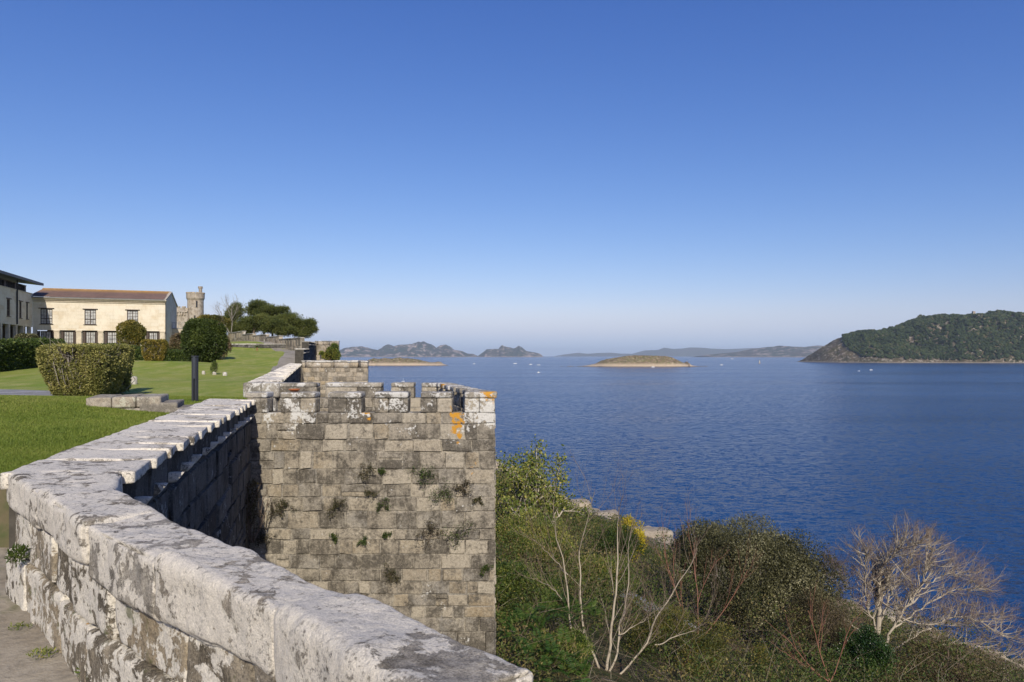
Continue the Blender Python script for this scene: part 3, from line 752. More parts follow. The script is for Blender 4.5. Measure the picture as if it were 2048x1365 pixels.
M_path = paving_mat('path_surface', (.33, .30, .25), (.25, .225, .18), False, .5)
M_asph = paving_mat('asphalt', (.30, .30, .305), (.23, .23, .235), False, 2.0)
NI = np.array([(-3.72, 4.98), (-2.96, 4.25), (-2.18, 3.47), (-1.52, 2.91), (-.81, 2.33), (-.35, 1.84), (.25, 1.25), (.9, .6), (1.6, -.1)])   # inner edge of the near parapet
def nearx(y): return np.interp(y, NI[::-1, 1], NI[::-1, 0])
def walk_x(y):
    if y <= 4.98: return (-9.0, float(nearx(y)) + .06)
    if y <= 5.98: return (-9.0, wx(y) - TH + .06)
    return (lawn_right(y) + .05, float(wx(y)) - TH + .06)
grid_mesh('walkway', walk_x, np.concatenate([np.arange(-2, 6, .25), [5.975, 5.985], np.arange(6.25, 24.1, .5)]), 24, lambda x, y: walk_z(y) + .012 * fbm(np.stack([x, y, x * 0], 1) * 1.7, 3, 3),
          M_pave, 'worn stone walkway with moss along the inner foot of the wall', 'walkway')
def strip(name, pts, width, mat, label, cat, zoff=.03, zf=None, kind='structure', n=60, edge=0.06):
    pts = np.array(pts, float); s = np.r_[0, np.cumsum(np.linalg.norm(np.diff(pts[:, :2], axis=0), axis=1))]; t = np.linspace(0, s[-1], n)
    # smooth the line a little
    x = np.interp(t, s, pts[:, 0]); y = np.interp(t, s, pts[:, 1]); k = np.ones(5) / 5
    xs = np.convolve(np.r_[[x[0]] * 2, x, [x[-1]] * 2], k, 'valid'); ysm = np.convolve(np.r_[[y[0]] * 2, y, [y[-1]] * 2], k, 'valid')
    wd = np.interp(t, s, np.broadcast_to(width, len(pts)) if not np.isscalar(width) else np.full(len(pts), width))
    d = np.stack([np.gradient(xs), np.gradient(ysm)], 1); d /= np.linalg.norm(d, axis=1, keepdims=True); nn = np.stack([-d[:, 1], d[:, 0]], 1)
    C = np.stack([xs, ysm], 1); V = []; W = 7
    for q in np.linspace(-1, 1, W):
        e = C + nn * wd[:, None] * .5 * q; V.append(np.c_[e, (zf or (lambda a, b_: lz(a, b_)))(e[:, 0], e[:, 1]) + zoff - (abs(q) > .99) * edge])
    V = np.stack(V, 1).reshape(-1, 3); i = np.arange(n - 1)[:, None] * W; j = np.arange(W - 1)[None]
    Fq = np.stack([i + j, i + W + j, i + W + j + 1, i + j + 1], 2).reshape(-1, 4)
    o = mesh(name, V, Fq, mat, None, True)
    if label: tag(o, label, cat, kind=kind)
    return o
strip('path', [(-12.6, 36), (-13.7, 40), (-15.3, 45), (-18.4, 55), (-20.0, 60), (-21.6, 66), (-23.0, 72), (-25.0, 77), (-27.8, 83), (-31, 89), (-37, 100), (-46, 116)], [.5, .7, 1.0, 1.5, 1.7, 1.9, 1.9, 2.0, 2.3, 2.4, 2.6, 2.6], M_path,
      'pale paved path climbing between the lawn and the battlements', 'path')
strip('road', [(-24, 17.6), (-18, 18.0), (-14.2, 18.4), (-12.4, 18.8), (-11.5, 19.2)], [6.5, 6.2, 5.0, 3.6, 1.5], M_asph, 'grey asphalt road end beside the clipped hedge', 'road', .04)
def road_line():
    o = strip('road_marking', [(-20, 17.1), (-16.5, 17.5), (-14.1, 18.0), (-13.3, 19.2), (-13.2, 20)], .12, plain_mat('road_paint', (.62, .62, .6), .7, .1, 20), 'white line painted on the grey asphalt road', 'road marking', .047, edge=0.0, n=30)
road_line()

SH = np.array([(90, -10), (75, 15), (62, 40), (47, 56), (36, 70), (28, 86), (22, 101), (17, 111), (11, 124), (2, 150), (-6, 176), (-18, 210), (-40, 262), (-70, 330)], float)
def shore_d(x, y):
    P = np.stack([np.ravel(x), np.ravel(y)], 1); best = np.full(len(P), 1e9); sg = np.ones(len(P))
    for a, c in zip(SH[:-1], SH[1:]):
        ab = c - a; t = np.clip(((P - a) @ ab) / (ab @ ab), 0, 1); q = P - (a + t[:, None] * ab); d = np.linalg.norm(q, axis=1)
        s = np.sign(ab[0] * (P[:, 1] - a[1]) - ab[1] * (P[:, 0] - a[0]))
        m = d < best - 1e-9; best = np.where(m, d, best); sg = np.where(m, s, sg)
    return (best * sg).reshape(np.shape(x))
def hz(x, y):
    x = np.asarray(x, float); y = np.asarray(y, float); d = shore_d(x, y)
    d = d + 3.0 * fbm(np.stack([np.ravel(x), np.ravel(y), np.ravel(x) * 0], 1) / 14, 3, 21).reshape(x.shape)
    base = np.where(d > 0, .29 * d + 1.6 * np.clip(d / 3, 0, 1), .5 * d)
    cap = np.interp(y, [0, 75, 105, 130], [21.0, 21.5, 28.0, 29.5])
    z = SEA + np.minimum(base, cap) + .35 * fbm(np.stack([np.ravel(x), np.ravel(y), np.ravel(x) * 0], 1) / 3.2, 4, 22).reshape(x.shape)
    return z
M_slope = land_mat('slope_ground', (.07, .08, .03), (.12, .095, .055), (.36, .30, .22), 2.5, 5.0, .5, .2)
def slope():
    ys = np.concatenate([np.arange(-10, 130, 1.3), np.arange(130, 330, 5)])
    def xo(y): return (float(wx(max(y, 4.6))) - 1.2 if y > 4 else -3 + (4 - y) * 1.0, float(np.interp(y, SH[:, 1], SH[:, 0])) + 9)
    nu = 90; V = []
    for y in ys:
        a, c = xo(y); x = np.linspace(a, c, nu); V.append(np.stack([x, np.full(nu, y), hz(x, np.full(nu, y))], 1))
    V = np.concatenate(V); n = len(ys); i = np.arange(n - 1)[:, None] * nu; j = np.arange(nu - 1)[None]
    Fq = np.stack([i + j, i + j + 1, i + nu + j + 1, i + nu + j], 2).reshape(-1, 4)
    o = mesh('hillside', V, Fq, M_slope, None, True); tag(o, 'overgrown slope falling from the foot of the wall to the shore', 'slope', kind='structure')
slope()
strip('coastal_path', [(5.2, 50), (6.4, 46), (7.6, 42), (8.4, 38), (9.2, 34)], 1.5, plain_mat('path_concrete', (.42, .42, .44), .9, .12, 2.5), 'pale grey concrete path glimpsed through the branches below the wall', 'path', .45, hz, n=70, edge=.4)

# ------------------------------------------------------------------ masonry
R = np.random.default_rng(11)
M_cope = stone_mat('near_parapet_stone', (.33, .29, .225), (.075, .065, .05), (.52, .47, .38), 1.0, 12.0, .12, .8, 2.2, .6, wcol=(.84, .78, .66), bump=1.5, streak=.2, pits=1.0, fine=70)
M_face = stone_mat('near_wall_stone', (.25, .205, .14), (.06, .05, .036), (.42, .36, .26), .80, 14, .42, .9, 2.0, .6, wcol=(.80, .75, .64), bump=1.3, streak=.6, moss=.2, pits=.6)
M_tower = stone_mat('tower_stone', (.245, .21, .155), (.060, .053, .043), (.46, .41, .32), .16, 15, .06, .95, 1.9, .85,
                    top_white=(-2.0, -.8, .09), spots=[(-1.12, 13.6, -1.16, .15), (-1.1, 13.6, -1.38, .11), (-1.05, 13.6, -1.58, .08), (-.98, 13.6, -1.3, .07), (-1.15, 13.6, -1.5, .07), (-1.15, 13.6, -1.05, .10), (-.45, 13.6, -.75, .13), (-.32, 13.6, -.78, .13), (-.62, 13.6, -.76, .08),
                         (-2.9, 13.6, -1.12, .09), (-2.85, 13.6, -1.26, .05), (-.8, 13.6, -2.22, .045), (-.72, 13.6, -2.15, .045), (-.78, 13.6, -2.35, .05), (-.38, 13.6, -.95, .05), (-.45, 13.6, -1.6, .03), (-1.08, 13.6, -1.75, .04), (-2.75, 13.6, -1.42, .025)],
                    wcol=(.70, .69, .64), bump=1.5, streak=.3, vs=9.5, blob=.05, wspots=[(-.55, 13.6, -1.0, .55), (-.75, 13.6, -1.35, .5), (-.3, 13.6, -1.3, .4), (-1.6, 13.6, -1.1, .35), (-4.3, 13.6, -1.1, .6), (-3.2, 13.6, -1.15, .4), (-2.3, 13.6, -1.15, .45), (-4.9, 13.6, -1.3, .3)])
M_tower_cope = stone_mat('tower_coping', (.24, .22, .18), (.07, .064, .053), (.40, .37, .31), .62, 13, .15, .85, 1.6, .6, vs=12,
                    spots=[(-.45, 13.7, -.75, .16), (-.25, 13.8, -.75, .16), (-.6, 13.7, -.74, .08), (-.3, 14.1, -.75, .12), (-1.9, 17.5, -.72, .2)], wcol=(.62, .61, .57))
M_far_wall = stone_mat('far_wall_stone', (.33, .28, .20), (.12, .105, .08), (.46, .40, .31), .2, 4, .35, .9, .7, .9, wcol=(.58, .56, .50), bump=.8)
M_far_cope = stone_mat('far_coping', (.30, .27, .22), (.12, .11, .09), (.44, .42, .37), .6, 3, .35, .7, .8, .6, wcol=(.62, .60, .55))
M_curtain = stone_mat('curtain_stone', (.085, .078, .065), (.022, .021, .02), (.16, .15, .135), .22, 10, .0, .95, 1.6, .6, wcol=(.34, .34, .33), bump=1.3, streak=.85)  # dark weathered stone, base lowered further to deepen the shaded wall face
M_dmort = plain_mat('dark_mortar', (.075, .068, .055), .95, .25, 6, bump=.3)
M_mortar = plain_mat('mortar', (.27, .235, .175), .95, .25, 6, bump=.3)

def stone_part(parent, name, c8, mat, n=(6, 4, 4), r=.02, amp=.012, freq=4, seed=0, tint=None, smooth=True, edge=0.0, local=False):
    V, Fq = rough_hex(c8, n, r, amp, freq, seed, 4, edge)
    return mesh(name, V, Fq, mat, parent, smooth, {'tint': np.full(len(V), R.random() if tint is None else tint)}, None, local)

# near parapet: from the bend towards and past the camera
def near_parapet():
    NO = np.array([(-2.77, 4.59), (-2.56, 4.40), (-1.97, 3.81), (-1.23, 3.10), (-.55, 2.48), (-.16, 2.17), (.60, 1.42), (1.3, .75), (2.0, .05)])
    t = thing('parapet_wall', (-1.5, 3.2, -1.73), 'pale lichen covered parapet of big rough coping stones in the foreground', 'wall')
    zt = [-.852, -.840, -.856, -.845, -.852, -.852, -.87, -.88]
    for k in range(8):
        a0, a1, b0, b1 = NI[k], NI[k + 1], NO[k], NO[k + 1]
        if k == 0: a0 = a0; 
        d = (a1 - a0) / np.linalg.norm(a1 - a0); ov = .012
        A0, A1, B0, B1 = a0 + d * ov * .3, a1 - d * ov * .3, b0 + d * ov * .3, b1 - d * ov * .3
        if k == 0: A0 = P0 + WD * .05; B0 = Q0 + WD * .53
        if k == 5: continue
        if k == 4: B1 = np.array([.085, 1.90]); A1 = np.array([-.20, 1.69])
        if k == 6: B0 = np.array([.16, 1.97]); A0 = np.array([-.16, 1.66])
        z = zt[k]; th = .26 + .03 * R.uniform(-1, 1)
        dz0, dz1 = (R.uniform(-.004, .012), R.uniform(-.02, .0)) if k < 4 else (0, 0)
        if k == 6: z -= .16
        # corners: x along wall, y across (outer->inner so that the frame is right-handed), z up
        c8 = []
        for zz, kk in ((z - th, 0), (z, 1)):
            for (p, q, da) in ((B0, B1, -.01), (A0, A1, 0.0)):
                c8 += [(p[0], p[1], zz + kk * (dz0 + da)), (q[0], q[1], zz + kk * (dz1 + da))]
        stone_part(t, 'coping_stone', np.array(c8), M_cope, (60 if k != 4 else 90, 34, 18), .04, .026, 4.2, 40 + min(k, 4), .55 if k > 3 else .3 + .4 * R.random(), edge=.035)
    # courses under the coping, inner side stones as rough blocks
    L = NI; seg = np.linalg.norm(np.diff(L, axis=0), axis=1); cum = np.r_[0, np.cumsum(seg)]
    def pt(line, s): return np.array([np.interp(s, cum, line[:, 0]), np.interp(s, cum, line[:, 1])])
    mb = MB(); s_top = -1.09
    for (z1, z0, wl) in ((s_top + .012, -1.40, .62), (-1.395, -1.80, .75)):
        s = .0
        while s < 6.2:
            wdt = wl * R.uniform(.7, 1.35); e = s + wdt
            if s == 0.0: p0 = NI[0] + np.array([.03, -.03])
            else: p0 = pt(L, s)
            p1 = pt(L, e); nn = np.array([(p1 - p0)[1], -(p1 - p0)[0]]); nn /= np.linalg.norm(nn)
            if nn @ np.array([-.7, -.7]) > 0: nn = -nn
            ins = R.uniform(.015, .05); q0, q1 = p0 + nn * ins, p1 + nn * ins; r0, r1 = q0 + nn * .22, q1 + nn * .22
            g = .006; d = (p1 - p0) / np.linalg.norm(p1 - p0)
            c8 = []
            for zz in (z0 + g, z1 - g):
                for (p, q) in ((r0, r1), (q0, q1)): c8 += [(*(p + d * g), zz), (*(q - d * g), zz)]
            V, Fq = rough_hex(np.array(c8), (30, 8, 18), .03, .026, 4.5, int(R.integers(1000)), 5, .01)
            mb.add(V, Fq, R.random()); s = e
    o = mb.build('inner_masonry', M_face, t, True, False)
    # core and outer face
    mc = MB()
    for k in range(8):
        a0, a1, b0, b1 = NI[k], NI[k + 1], NO[k], NO[k + 1]
        m0, m1 = a0 * .68 + b0 * .32, a1 * .68 + b1 * .32
        n0, n1 = a0 * .1 + b0 * .9, a1 * .1 + b1 * .9
        c8 = [(*n0, -9), (*n1, -9), (*m0, -9), (*m1, -9), (*n0, -1.05), (*n1, -1.05), (*m0, -1.05), (*m1, -1.05)]
        mc.add(c8, np.array([[0, 2, 3, 1], [4, 5, 7, 6], [0, 1, 5, 4], [2, 6, 7, 3], [0, 4, 6, 2], [1, 3, 7, 5]]))
    mc.build('core', M_mortar, t, False, False)
near_parapet()

def curtain(A, B, zc0, zc1, zbot, name, label, th=.8, cl=.6, corbel=True, mat=M_curtain, cmat=M_cope, fine=True, step=.0, seed=5, inner=False, ground=None):
    """curtain wall from A to B (plan points of the outer edge), coping stones as parts, corbels below them"""
    rg = np.random.default_rng(seed); A, B = np.array(A), np.array(B); D = B - A; Ln = np.linalg.norm(D); D = D / Ln; Nn = np.array([D[1], -D[0]])
    t = thing(name, (*(A + B) / 2, zbot), label, 'wall')
    n = max(2, int(round(Ln / cl)))
    cut = np.r_[0, (np.arange(1, n) + rg.uniform(-.28, .28, n - 1)) / n, 1] * Ln
    for k in range(n):
        s0, s1 = cut[k], cut[k + 1]
        za = zc0 + (zc1 - zc0) * (k + .0) / n; o = rg.uniform(.02, .045); ti = rg.uniform(.003, .011)
        z = np.interp(k + .5, [0, n], [zc0, zc1])
        p0, p1 = A + D * (s0 - .004), A + D * (s1 + .006)
        c8 = []
        for zz, kk in ((z - .115, 0), (z, 1)):
            for (off, dz) in ((o, -.03), (-th, .0)):
                # near end (towards the camera) stands a little higher and prouder than the far end
                c8 += [(*(p0 + Nn * (off + (.03 if off >= 0 else 0))), zz + kk * (dz + ti * (1.2 if off >= 0 else .0))), (*(p1 + Nn * (off - (.02 if off >= 0 else 0))), zz + kk * (dz - ti * (.6 if off >= 0 else .0)))]
        stone_part(t, 'coping_stone', np.array(c8), cmat, (22, 28, 7) if fine else (5, 6, 2), .006, .015, 5.0, int(rg.integers(1000)), rg.random(), edge=.015)
    # facing
    mb = MB(); O = np.array([*(A - Nn * .06), 0.0])
    zt = min(zc0, zc1) - .11
    rects = courses(0, Ln, zbot, zt, .36, .45, 1.0, rg)
    blocks(mb, O, np.array([*D, 0]), np.array([*Nn, 0]), rects, rg, .008, .015, .015, .008)
    mb.build('masonry', mat, t, False, False)
    mc = MB(); c8 = box8((*(A - Nn * (th - .05)), zbot), (*(D * Ln), 0), (*(Nn * (th - .13)), 0), (0, 0, zt - zbot + .02))
    c8[2:4, 2] += 0; 
    Fb = np.array([[0, 2, 3, 1], [4, 5, 7, 6], [0, 1, 5, 4], [2, 6, 7, 3], [0, 4, 6, 2], [1, 3, 7, 5]])
    c8[6, 2] = zc0 - .10; c8[4, 2] = zc0 - .10; c8[5, 2] = zc1 - .10; c8[7, 2] = zc1 - .10
    mc.add(c8, Fb); mc.build('core', M_dmort if mat is M_curtain else M_mortar, t, False, False)
    if inner:
        mb = MB(); rects = courses(0, Ln, zc0 - 1.6, zt, .34, .4, .8, rg)
        blocks(mb, np.array([*(A - Nn * (th - .06) + D * Ln), 0.0]), np.array([*(-D), 0]), np.array([*(-Nn), 0]), rects, rg, .008, .012, .012, .006)
        mb.build('inner_masonry', mat, t, False, False)
    if corbel:
        s = .45 if fine else .2
        while s < Ln - .1:
            zz = np.interp(s, [0, Ln], [zc0, zc1]) - .30; hw = rg.uniform(.035, .055)
            p = A + D * s; q = p + Nn * rg.uniform(.06, .11)
            c8 = []
            for (z_, shr) in ((zz - .14, 1.0), (zz, 0.0)):
                for (u, b_) in ((p - Nn * .1, 0), (q - Nn * (.09 * shr), 1)):
                    pass
            e = Nn * (np.linalg.norm(q - p) + .1); o3 = np.array([*(p - Nn * .1 - D * hw), zz - .10])
            c8 = box8(o3, (*(D * 2 * hw), 0), (*(-e * 0 + e), 0), (0, 0, .10)); c8[2:4] = c8[2:4] - np.array([*(Nn * .08), 0])
            # right-handed: x along D, y along outward normal is left-handed, so mirror
            c8 = c8[[1, 0, 3, 2, 5, 4, 7, 6]]
            stone_part(t, 'corbel', c8, cmat, (4, 5, 3), .015, .01, 6, int(rg.integers(1000)), rg.random(), True)
            s += .6 * rg.uniform(.92, 1.08) if fine else .55
    return t
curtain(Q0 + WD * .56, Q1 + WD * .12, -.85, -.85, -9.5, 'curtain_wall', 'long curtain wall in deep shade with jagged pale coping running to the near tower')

def crenel_run(t, A, B, ztop, zsill, zbot, th, gaps, mat, cmat, rg, fine=True, course=.36, out_face=True, in_face=True, cope=.12, over=.032, zin=None, bw=(.20, .62), us=0.0, uc=.02):
    """one battlemented side: A->B outer face line (outward normal to the right of A->B)"""
    A, B = np.array(A, float), np.array(B, float); D = B - A; Ln = np.linalg.norm(D); D /= Ln; Nn = np.array([D[1], -D[0]])
    A3 = lambda u, off, z: np.array([*(A + D * u + Nn * off), z])
    mb = MB()
    if out_face: blocks(mb, A3(0, 0, 0), np.array([*D, 0]), np.array([*Nn, 0]), courses(0, Ln, zbot, zsill - (.0), course, bw[0], bw[1], rg, .28), rg, .006, .012, .012 if fine else .02, .008)
    if mb.n: mb.build('masonry', mat, t, False, False)
    mb = MB()
    if in_face: blocks(mb, A3(Ln - .3, -th, 0), np.array([*(-D), 0]), np.array([*(-Nn), 0]), courses(0, Ln - .6, zin if zin is not None else zsill - 1.2, zsill, course * .8, .3, .6, rg, .2), rg, .006, .012, .012, .006)
    if mb.n: mb.build('inner_masonry', mat, t, False, False)
    mc = MB(); mc.add(box8(A3(uc, -th + .005, zbot), np.array([*(D * (Ln - .02 - uc)), 0]), np.array([*(Nn * (th - .012)), 0]), (0, 0, zsill - zbot - .012)),
                      np.array([[0, 2, 3, 1], [4, 5, 7, 6], [0, 1, 5, 4], [2, 6, 7, 3], [0, 4, 6, 2], [1, 3, 7, 5]])); mc.build('core', mat, t, False, False)
    e = [us]; 
    for g in gaps: e += [g[0], g[1]]
    e += [Ln]
    for i in range(0, len(e), 2):
        u0, u1 = e[i], e[i + 1]
        if u1 - u0 < .05: continue
        # merlon: one or two dressed stones
        cuts = [u0] + ([u0 + (u1 - u0) * rg.uniform(.35, .65)] if (u1 - u0) > .6 else []) + [u1]
        mm = MB()
        for a, c in zip(cuts[:-1], cuts[1:]):
            dx = rg.uniform(-.003, .008)
            c8 = box8(A3(a + .003, -th - dx, zsill - .012), np.array([*(D * (c - a - .006)), 0]), np.array([*(Nn * (th + .012 + 2 * dx)), 0]), (0, 0, ztop - cope - zsill + .012))
            V, Fq = rough_hex(c8, (12, 7, 9) if fine else (3, 2, 2), .012 if fine else .03, .009, 7, int(rg.integers(1000)), 4, .006)
            mm.add(V, Fq, rg.random())
        mm.build('merlon', mat, t, True, False)
        dz = rg.uniform(-.008, .008)
        c8 = box8(A3(u0 - (.0 if u0 > us else over), -th - over * .6, ztop - cope + .003), np.array([*(D * (u1 - u0 + (0 if u0 > us else over) + (0 if u1 < Ln else over))), 0]), np.array([*(Nn * (th + over * 1.6)), 0]), (0, 0, cope + dz))
        V, Fq = rough_hex(c8, (16, 8, 4) if fine else (4, 3, 1), .022 if fine else .03, .010, 6, int(rg.integers(1000)), 4, .01)
        mesh('coping_stone', V, Fq, cmat, t, True, {'tint': np.full(len(V), rg.random())}, None, False)

def tower(FL, FR, BR, BL, ztop, zsill, zbot, gaps, floor, mat, cmat, label, th=.38, fine=True, seed=3, course=.36, back=True):
    rg = np.random.default_rng(seed); t = thing('bastion_tower', (*(np.array(FL) + np.array(FR)) / 2, zbot), label, 'tower')
    kw = dict(mat=mat, cmat=cmat, rg=rg, fine=fine, course=course)
    crenel_run(t, FL, FR, ztop, zsill, zbot, th, gaps[0], zin=floor, **kw)
    crenel_run(t, FR, BR, ztop, zsill, zbot, th, gaps[1], zin=floor, us=.40, uc=.18, **kw)
    if back: crenel_run(t, BR, BL, ztop, zsill, zbot, th, gaps[2], zin=floor, **kw)
    f = MB(); FLa, FRa, BRa, BLa = [np.array(v, float) for v in (FL, FR, BR, BL)]; c = (FLa + FRa + BRa + BLa) / 4
    q = [c + (v - c) * .96 for v in (FLa, FRa, BRa, BLa)]
    f.add([(*v, z) for z in (floor - .3, floor) for v in q], np.array([[4, 5, 6, 7], [0, 3, 2, 1], [0, 1, 5, 4], [1, 2, 6, 5], [2, 3, 7, 6], [3, 0, 4, 7]]))
    f.build('floor', M_pave, t, False, False)
    return t
LT = -5.30
tower((LT, 13.65), (-.34, 13.65), (-1.74, 18.8), (-6.35, 18.8), -.73, -1.13, -9.5,
      [[(.40, .67), (1.36, 1.62), (2.29, 2.55), (3.22, 3.47), (4.10, 4.35)],
       [(.62, .86), (1.4, 1.64), (2.18, 2.42), (2.96, 3.2), (3.74, 3.98), (4.52, 4.76)],
       [(4.61 - 3.90, 4.61 - 3.70), (4.61 - 3.08, 4.61 - 2.82), (4.61 - 1.31, 4.61 - 1.07)]],
      -1.95, M_tower, M_tower_cope, 'nearest square battlemented stone tower spotted with white and orange lichen', .38, True, 3, .30)
# banquette along the tower's rear parapet
def bench():
    rg = np.random.default_rng(2)
    t = thing('stone_bench', (-4, 18.2, -1.95), 'long grey stone step along the inside of the nearest tower parapet', 'stone step')
    for k in range(5):
        x0 = -5.85 + k * .78; c8 = box8((x0, 17.95, -1.95), (.76, 0, 0), (0, .42, 0), (0, 0, .42 + rg.uniform(-.01, .01)))
        stone_part(t, 'block', c8, M_tower_cope, (6, 4, 3), .02, .008, 5, k)
bench()
def saucer():
    mb = MB(); n = 28; th = np.arange(n) / n * 2 * math.pi
    prof = [(.0, .0), (.075, .0), (.112, .038), (.118, .038), (.118, .045), (.108, .045), (.072, .012), (.0, .012)]
    V = [(r * math.cos(a), r * math.sin(a), z) for r, z in prof for a in th]
    Fq = [[i * n + j, i * n + (j + 1) % n, (i + 1) * n + (j + 1) % n, (i + 1) * n + j] for i in range(len(prof) - 1) for j in range(n)]
    mb.add(V, np.array(Fq)); o = mb.build('plant_saucer', plain_mat('terracotta', (.52, .17, .06), .75, .12, 30), None, True)
    o.location = (-4.42, 13.86, -.72); tag(o, 'round orange terracotta plant saucer lying on the tower parapet', 'saucer')
saucer()
tower((-14.15, 46), (-9.74, 46), (-11.1, 51), (-15.6, 51), -.337, -.82, -9.5,
      [[(.18, .30), (2.1, 2.16), (3.75, 3.95)], [(.8, 1.05), (2, 2.25), (3.2, 3.45), (4.4, 4.65)], [(.9, 1.15), (2.2, 2.45), (3.4, 3.6)]],
      -1.7, M_far_wall, M_far_cope, 'second square tower of tan ashlar just behind the nearest tower', .4, False, 8, .33)
t3 = tower((-22.5, 78), (-19.8, 78), (-21.2, 83), (-24.2, 83), 1.71, 1.2, -9.5,
      [[(.25, .32), (1.55, 1.62)], [(.8, 1.05), (2, 2.25), (3.2, 3.45)], [(.9, 1.15)]],
      .2, M_far_wall, M_far_cope, 'third and farthest tower of the wall with climbing bushes on its face', .4, False, 9, .33)
def buttress():
    rg = np.random.default_rng(77)
    t = thing('stepped_buttress', (-21.9, 77.2, -9.5), 'stepped stone buttress against the left foot of the farthest tower', 'buttress')
    for k, (x0, x1, zt) in enumerate([(-22.45, -21.55, .10), (-21.55, -21.1, -.35)]):
        mb = MB(); blocks(mb, np.array([x0, 76.6 + k * .1, 0.]), np.array([1., 0, 0]), np.array([0, -1., 0]), courses(0, x1 - x0, -3.5, zt, .3, .3, .5, rg), rg)
        mb.box(((x0 + x1) / 2, 77.3, (zt - 9.5) / 2 - .01), ((x1 - x0) / 2 - .01, .68 - k * .1, (zt + 9.5) / 2))
        mb.build('stepped_block', M_far_wall, t, False, False)
buttress()
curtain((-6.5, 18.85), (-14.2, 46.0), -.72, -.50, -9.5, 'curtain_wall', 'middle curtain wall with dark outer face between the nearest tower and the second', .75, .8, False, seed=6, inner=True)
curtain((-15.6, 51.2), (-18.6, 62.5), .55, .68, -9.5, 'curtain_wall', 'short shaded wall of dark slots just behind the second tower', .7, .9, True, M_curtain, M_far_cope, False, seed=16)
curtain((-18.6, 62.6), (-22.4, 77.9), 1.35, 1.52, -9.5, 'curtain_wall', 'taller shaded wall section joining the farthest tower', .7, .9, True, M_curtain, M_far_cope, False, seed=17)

def end_pier():
    # lichen covered end of the middle curtain wall inside the nearest tower
    rg = np.random.default_rng(4)
    t = thing('wall_pier', (-6.5, 18.6, -1.95), 'white spotted rubble end of the middle curtain wall behind the near coping', 'wall pier')
    mb = MB()
    for r, (z0, z1) in enumerate([(-1.95, -1.5), (-1.5, -1.12), (-1.12, -.72)]):
        u = -7.2
        while u < -6.4:
            wd = rg.uniform(.3, .5); V, Fq = rough_hex(box8((u, 18.25, z0), (wd, 0, 0), (0, .6, 0), (0, 0, z1 - z0)), (7, 5, 6), .025, .015, 5, int(rg.integers(999)), 4)
            mb.add(V, Fq, rg.random()); u += wd + .006
    mb.build('masonry', M_tower_cope, t, True, False)
end_pier()

def stepped_wall():
    rg = np.random.default_rng(31); A = np.array([-24.8, 80.]); B = np.array([-49.2, 118.]); D = B - A; Ln = np.linalg.norm(D); D /= Ln; Nn = np.array([-D[1], D[0]]) * -1   # towards the sea
    Ni = -Nn
    t = thing('stepped_battlement', (*(A + B) / 2, 1), 'stepped battlement wall climbing towards the pines beyond the lawn', 'wall')
    ts = [0, .219, .377, .563, .724, 1.0]; zt = [2.15, 2.6, 3.0, 3.35, 3.9]
    for k in range(5):
        u0, u1 = ts[k] * Ln, ts[k + 1] * Ln; z = zt[k]; O = np.array([*(A), 0.])
        mb = MB(); blocks(mb, O, np.array([*D, 0]), np.array([*Ni, 0]), courses(u0, u1, z - 2.2, z - 1.0, .35, .4, .9, rg), rg, .01, .015, .02)
        c = box8((*(A + D * u0 + Nn * .01), z - 4), (*(D * (u1 - u0)), 0), (*(Nn * .6), 0), (0, 0, 3.0)); mb.add(c, np.array([[0, 2, 3, 1], [4, 5, 7, 6], [0, 1, 5, 4], [2, 6, 7, 3], [0, 4, 6, 2], [1, 3, 7, 5]]))
        mb.build('masonry', M_far_wall, t, False, False)
        n = max(3, int((u1 - u0) / 1.15)); w_ = (u1 - u0) / n
        for j in range(n):
            a = u0 + j * w_; V, Fq = rough_hex(box8((*(A + D * (a + .03)), z - 1.0), (*(D * (w_ - .22)), 0), (*(Nn * .5), 0), (0, 0, .9)), (4, 2, 4), .04, .02, 3, int(rg.integers(999)))
            mesh('merlon', V, Fq, M_far_wall, t, False, {'tint': np.full(len(V), rg.random())}, None, False)
        V, Fq = rough_hex(box8((*(A + D * u0 + Ni * .05), z - .1), (*(D * (u1 - u0 - .05)), 0), (*(Nn * .62), 0), (0, 0, .14)), (16, 2, 1), .03, .02, 2, k)
        mesh('coping', V, Fq, M_far_cope, t, False, {'tint': np.full(len(V), .5)}, None, False)
stepped_wall()
def retaining():
    rg = np.random.default_rng(41); A = np.array([-39.5, 86.]); B = np.array([-26.0, 85.4]); D = B - A; Ln = np.linalg.norm(D); D /= Ln; Nn = np.array([D[1], -D[0]])
    t = thing('retaining_wall', (*(A + B) / 2, .8), 'low grey retaining wall across the top of the lawn', 'wall')
    mb = MB(); blocks(mb, np.array([*A, 0.]), np.array([*D, 0]), np.array([*Nn, 0]), courses(0, Ln, .2, 1.40, .33, .4, .9, rg), rg, .01, .015, .02)
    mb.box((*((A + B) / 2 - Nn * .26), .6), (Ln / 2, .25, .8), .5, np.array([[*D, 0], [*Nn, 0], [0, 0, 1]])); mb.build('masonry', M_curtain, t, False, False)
    V, Fq = rough_hex(box8((*(A + Nn * .05), 1.40), (*(D * Ln), 0), (*(-Nn * .6), 0), (0, 0, .13)), (30, 2, 1), .03, .02, 2, 3)
    mesh('coping', V, Fq, M_far_cope, t, False, {'tint': np.full(len(V), .5)}, None, False)
retaining()

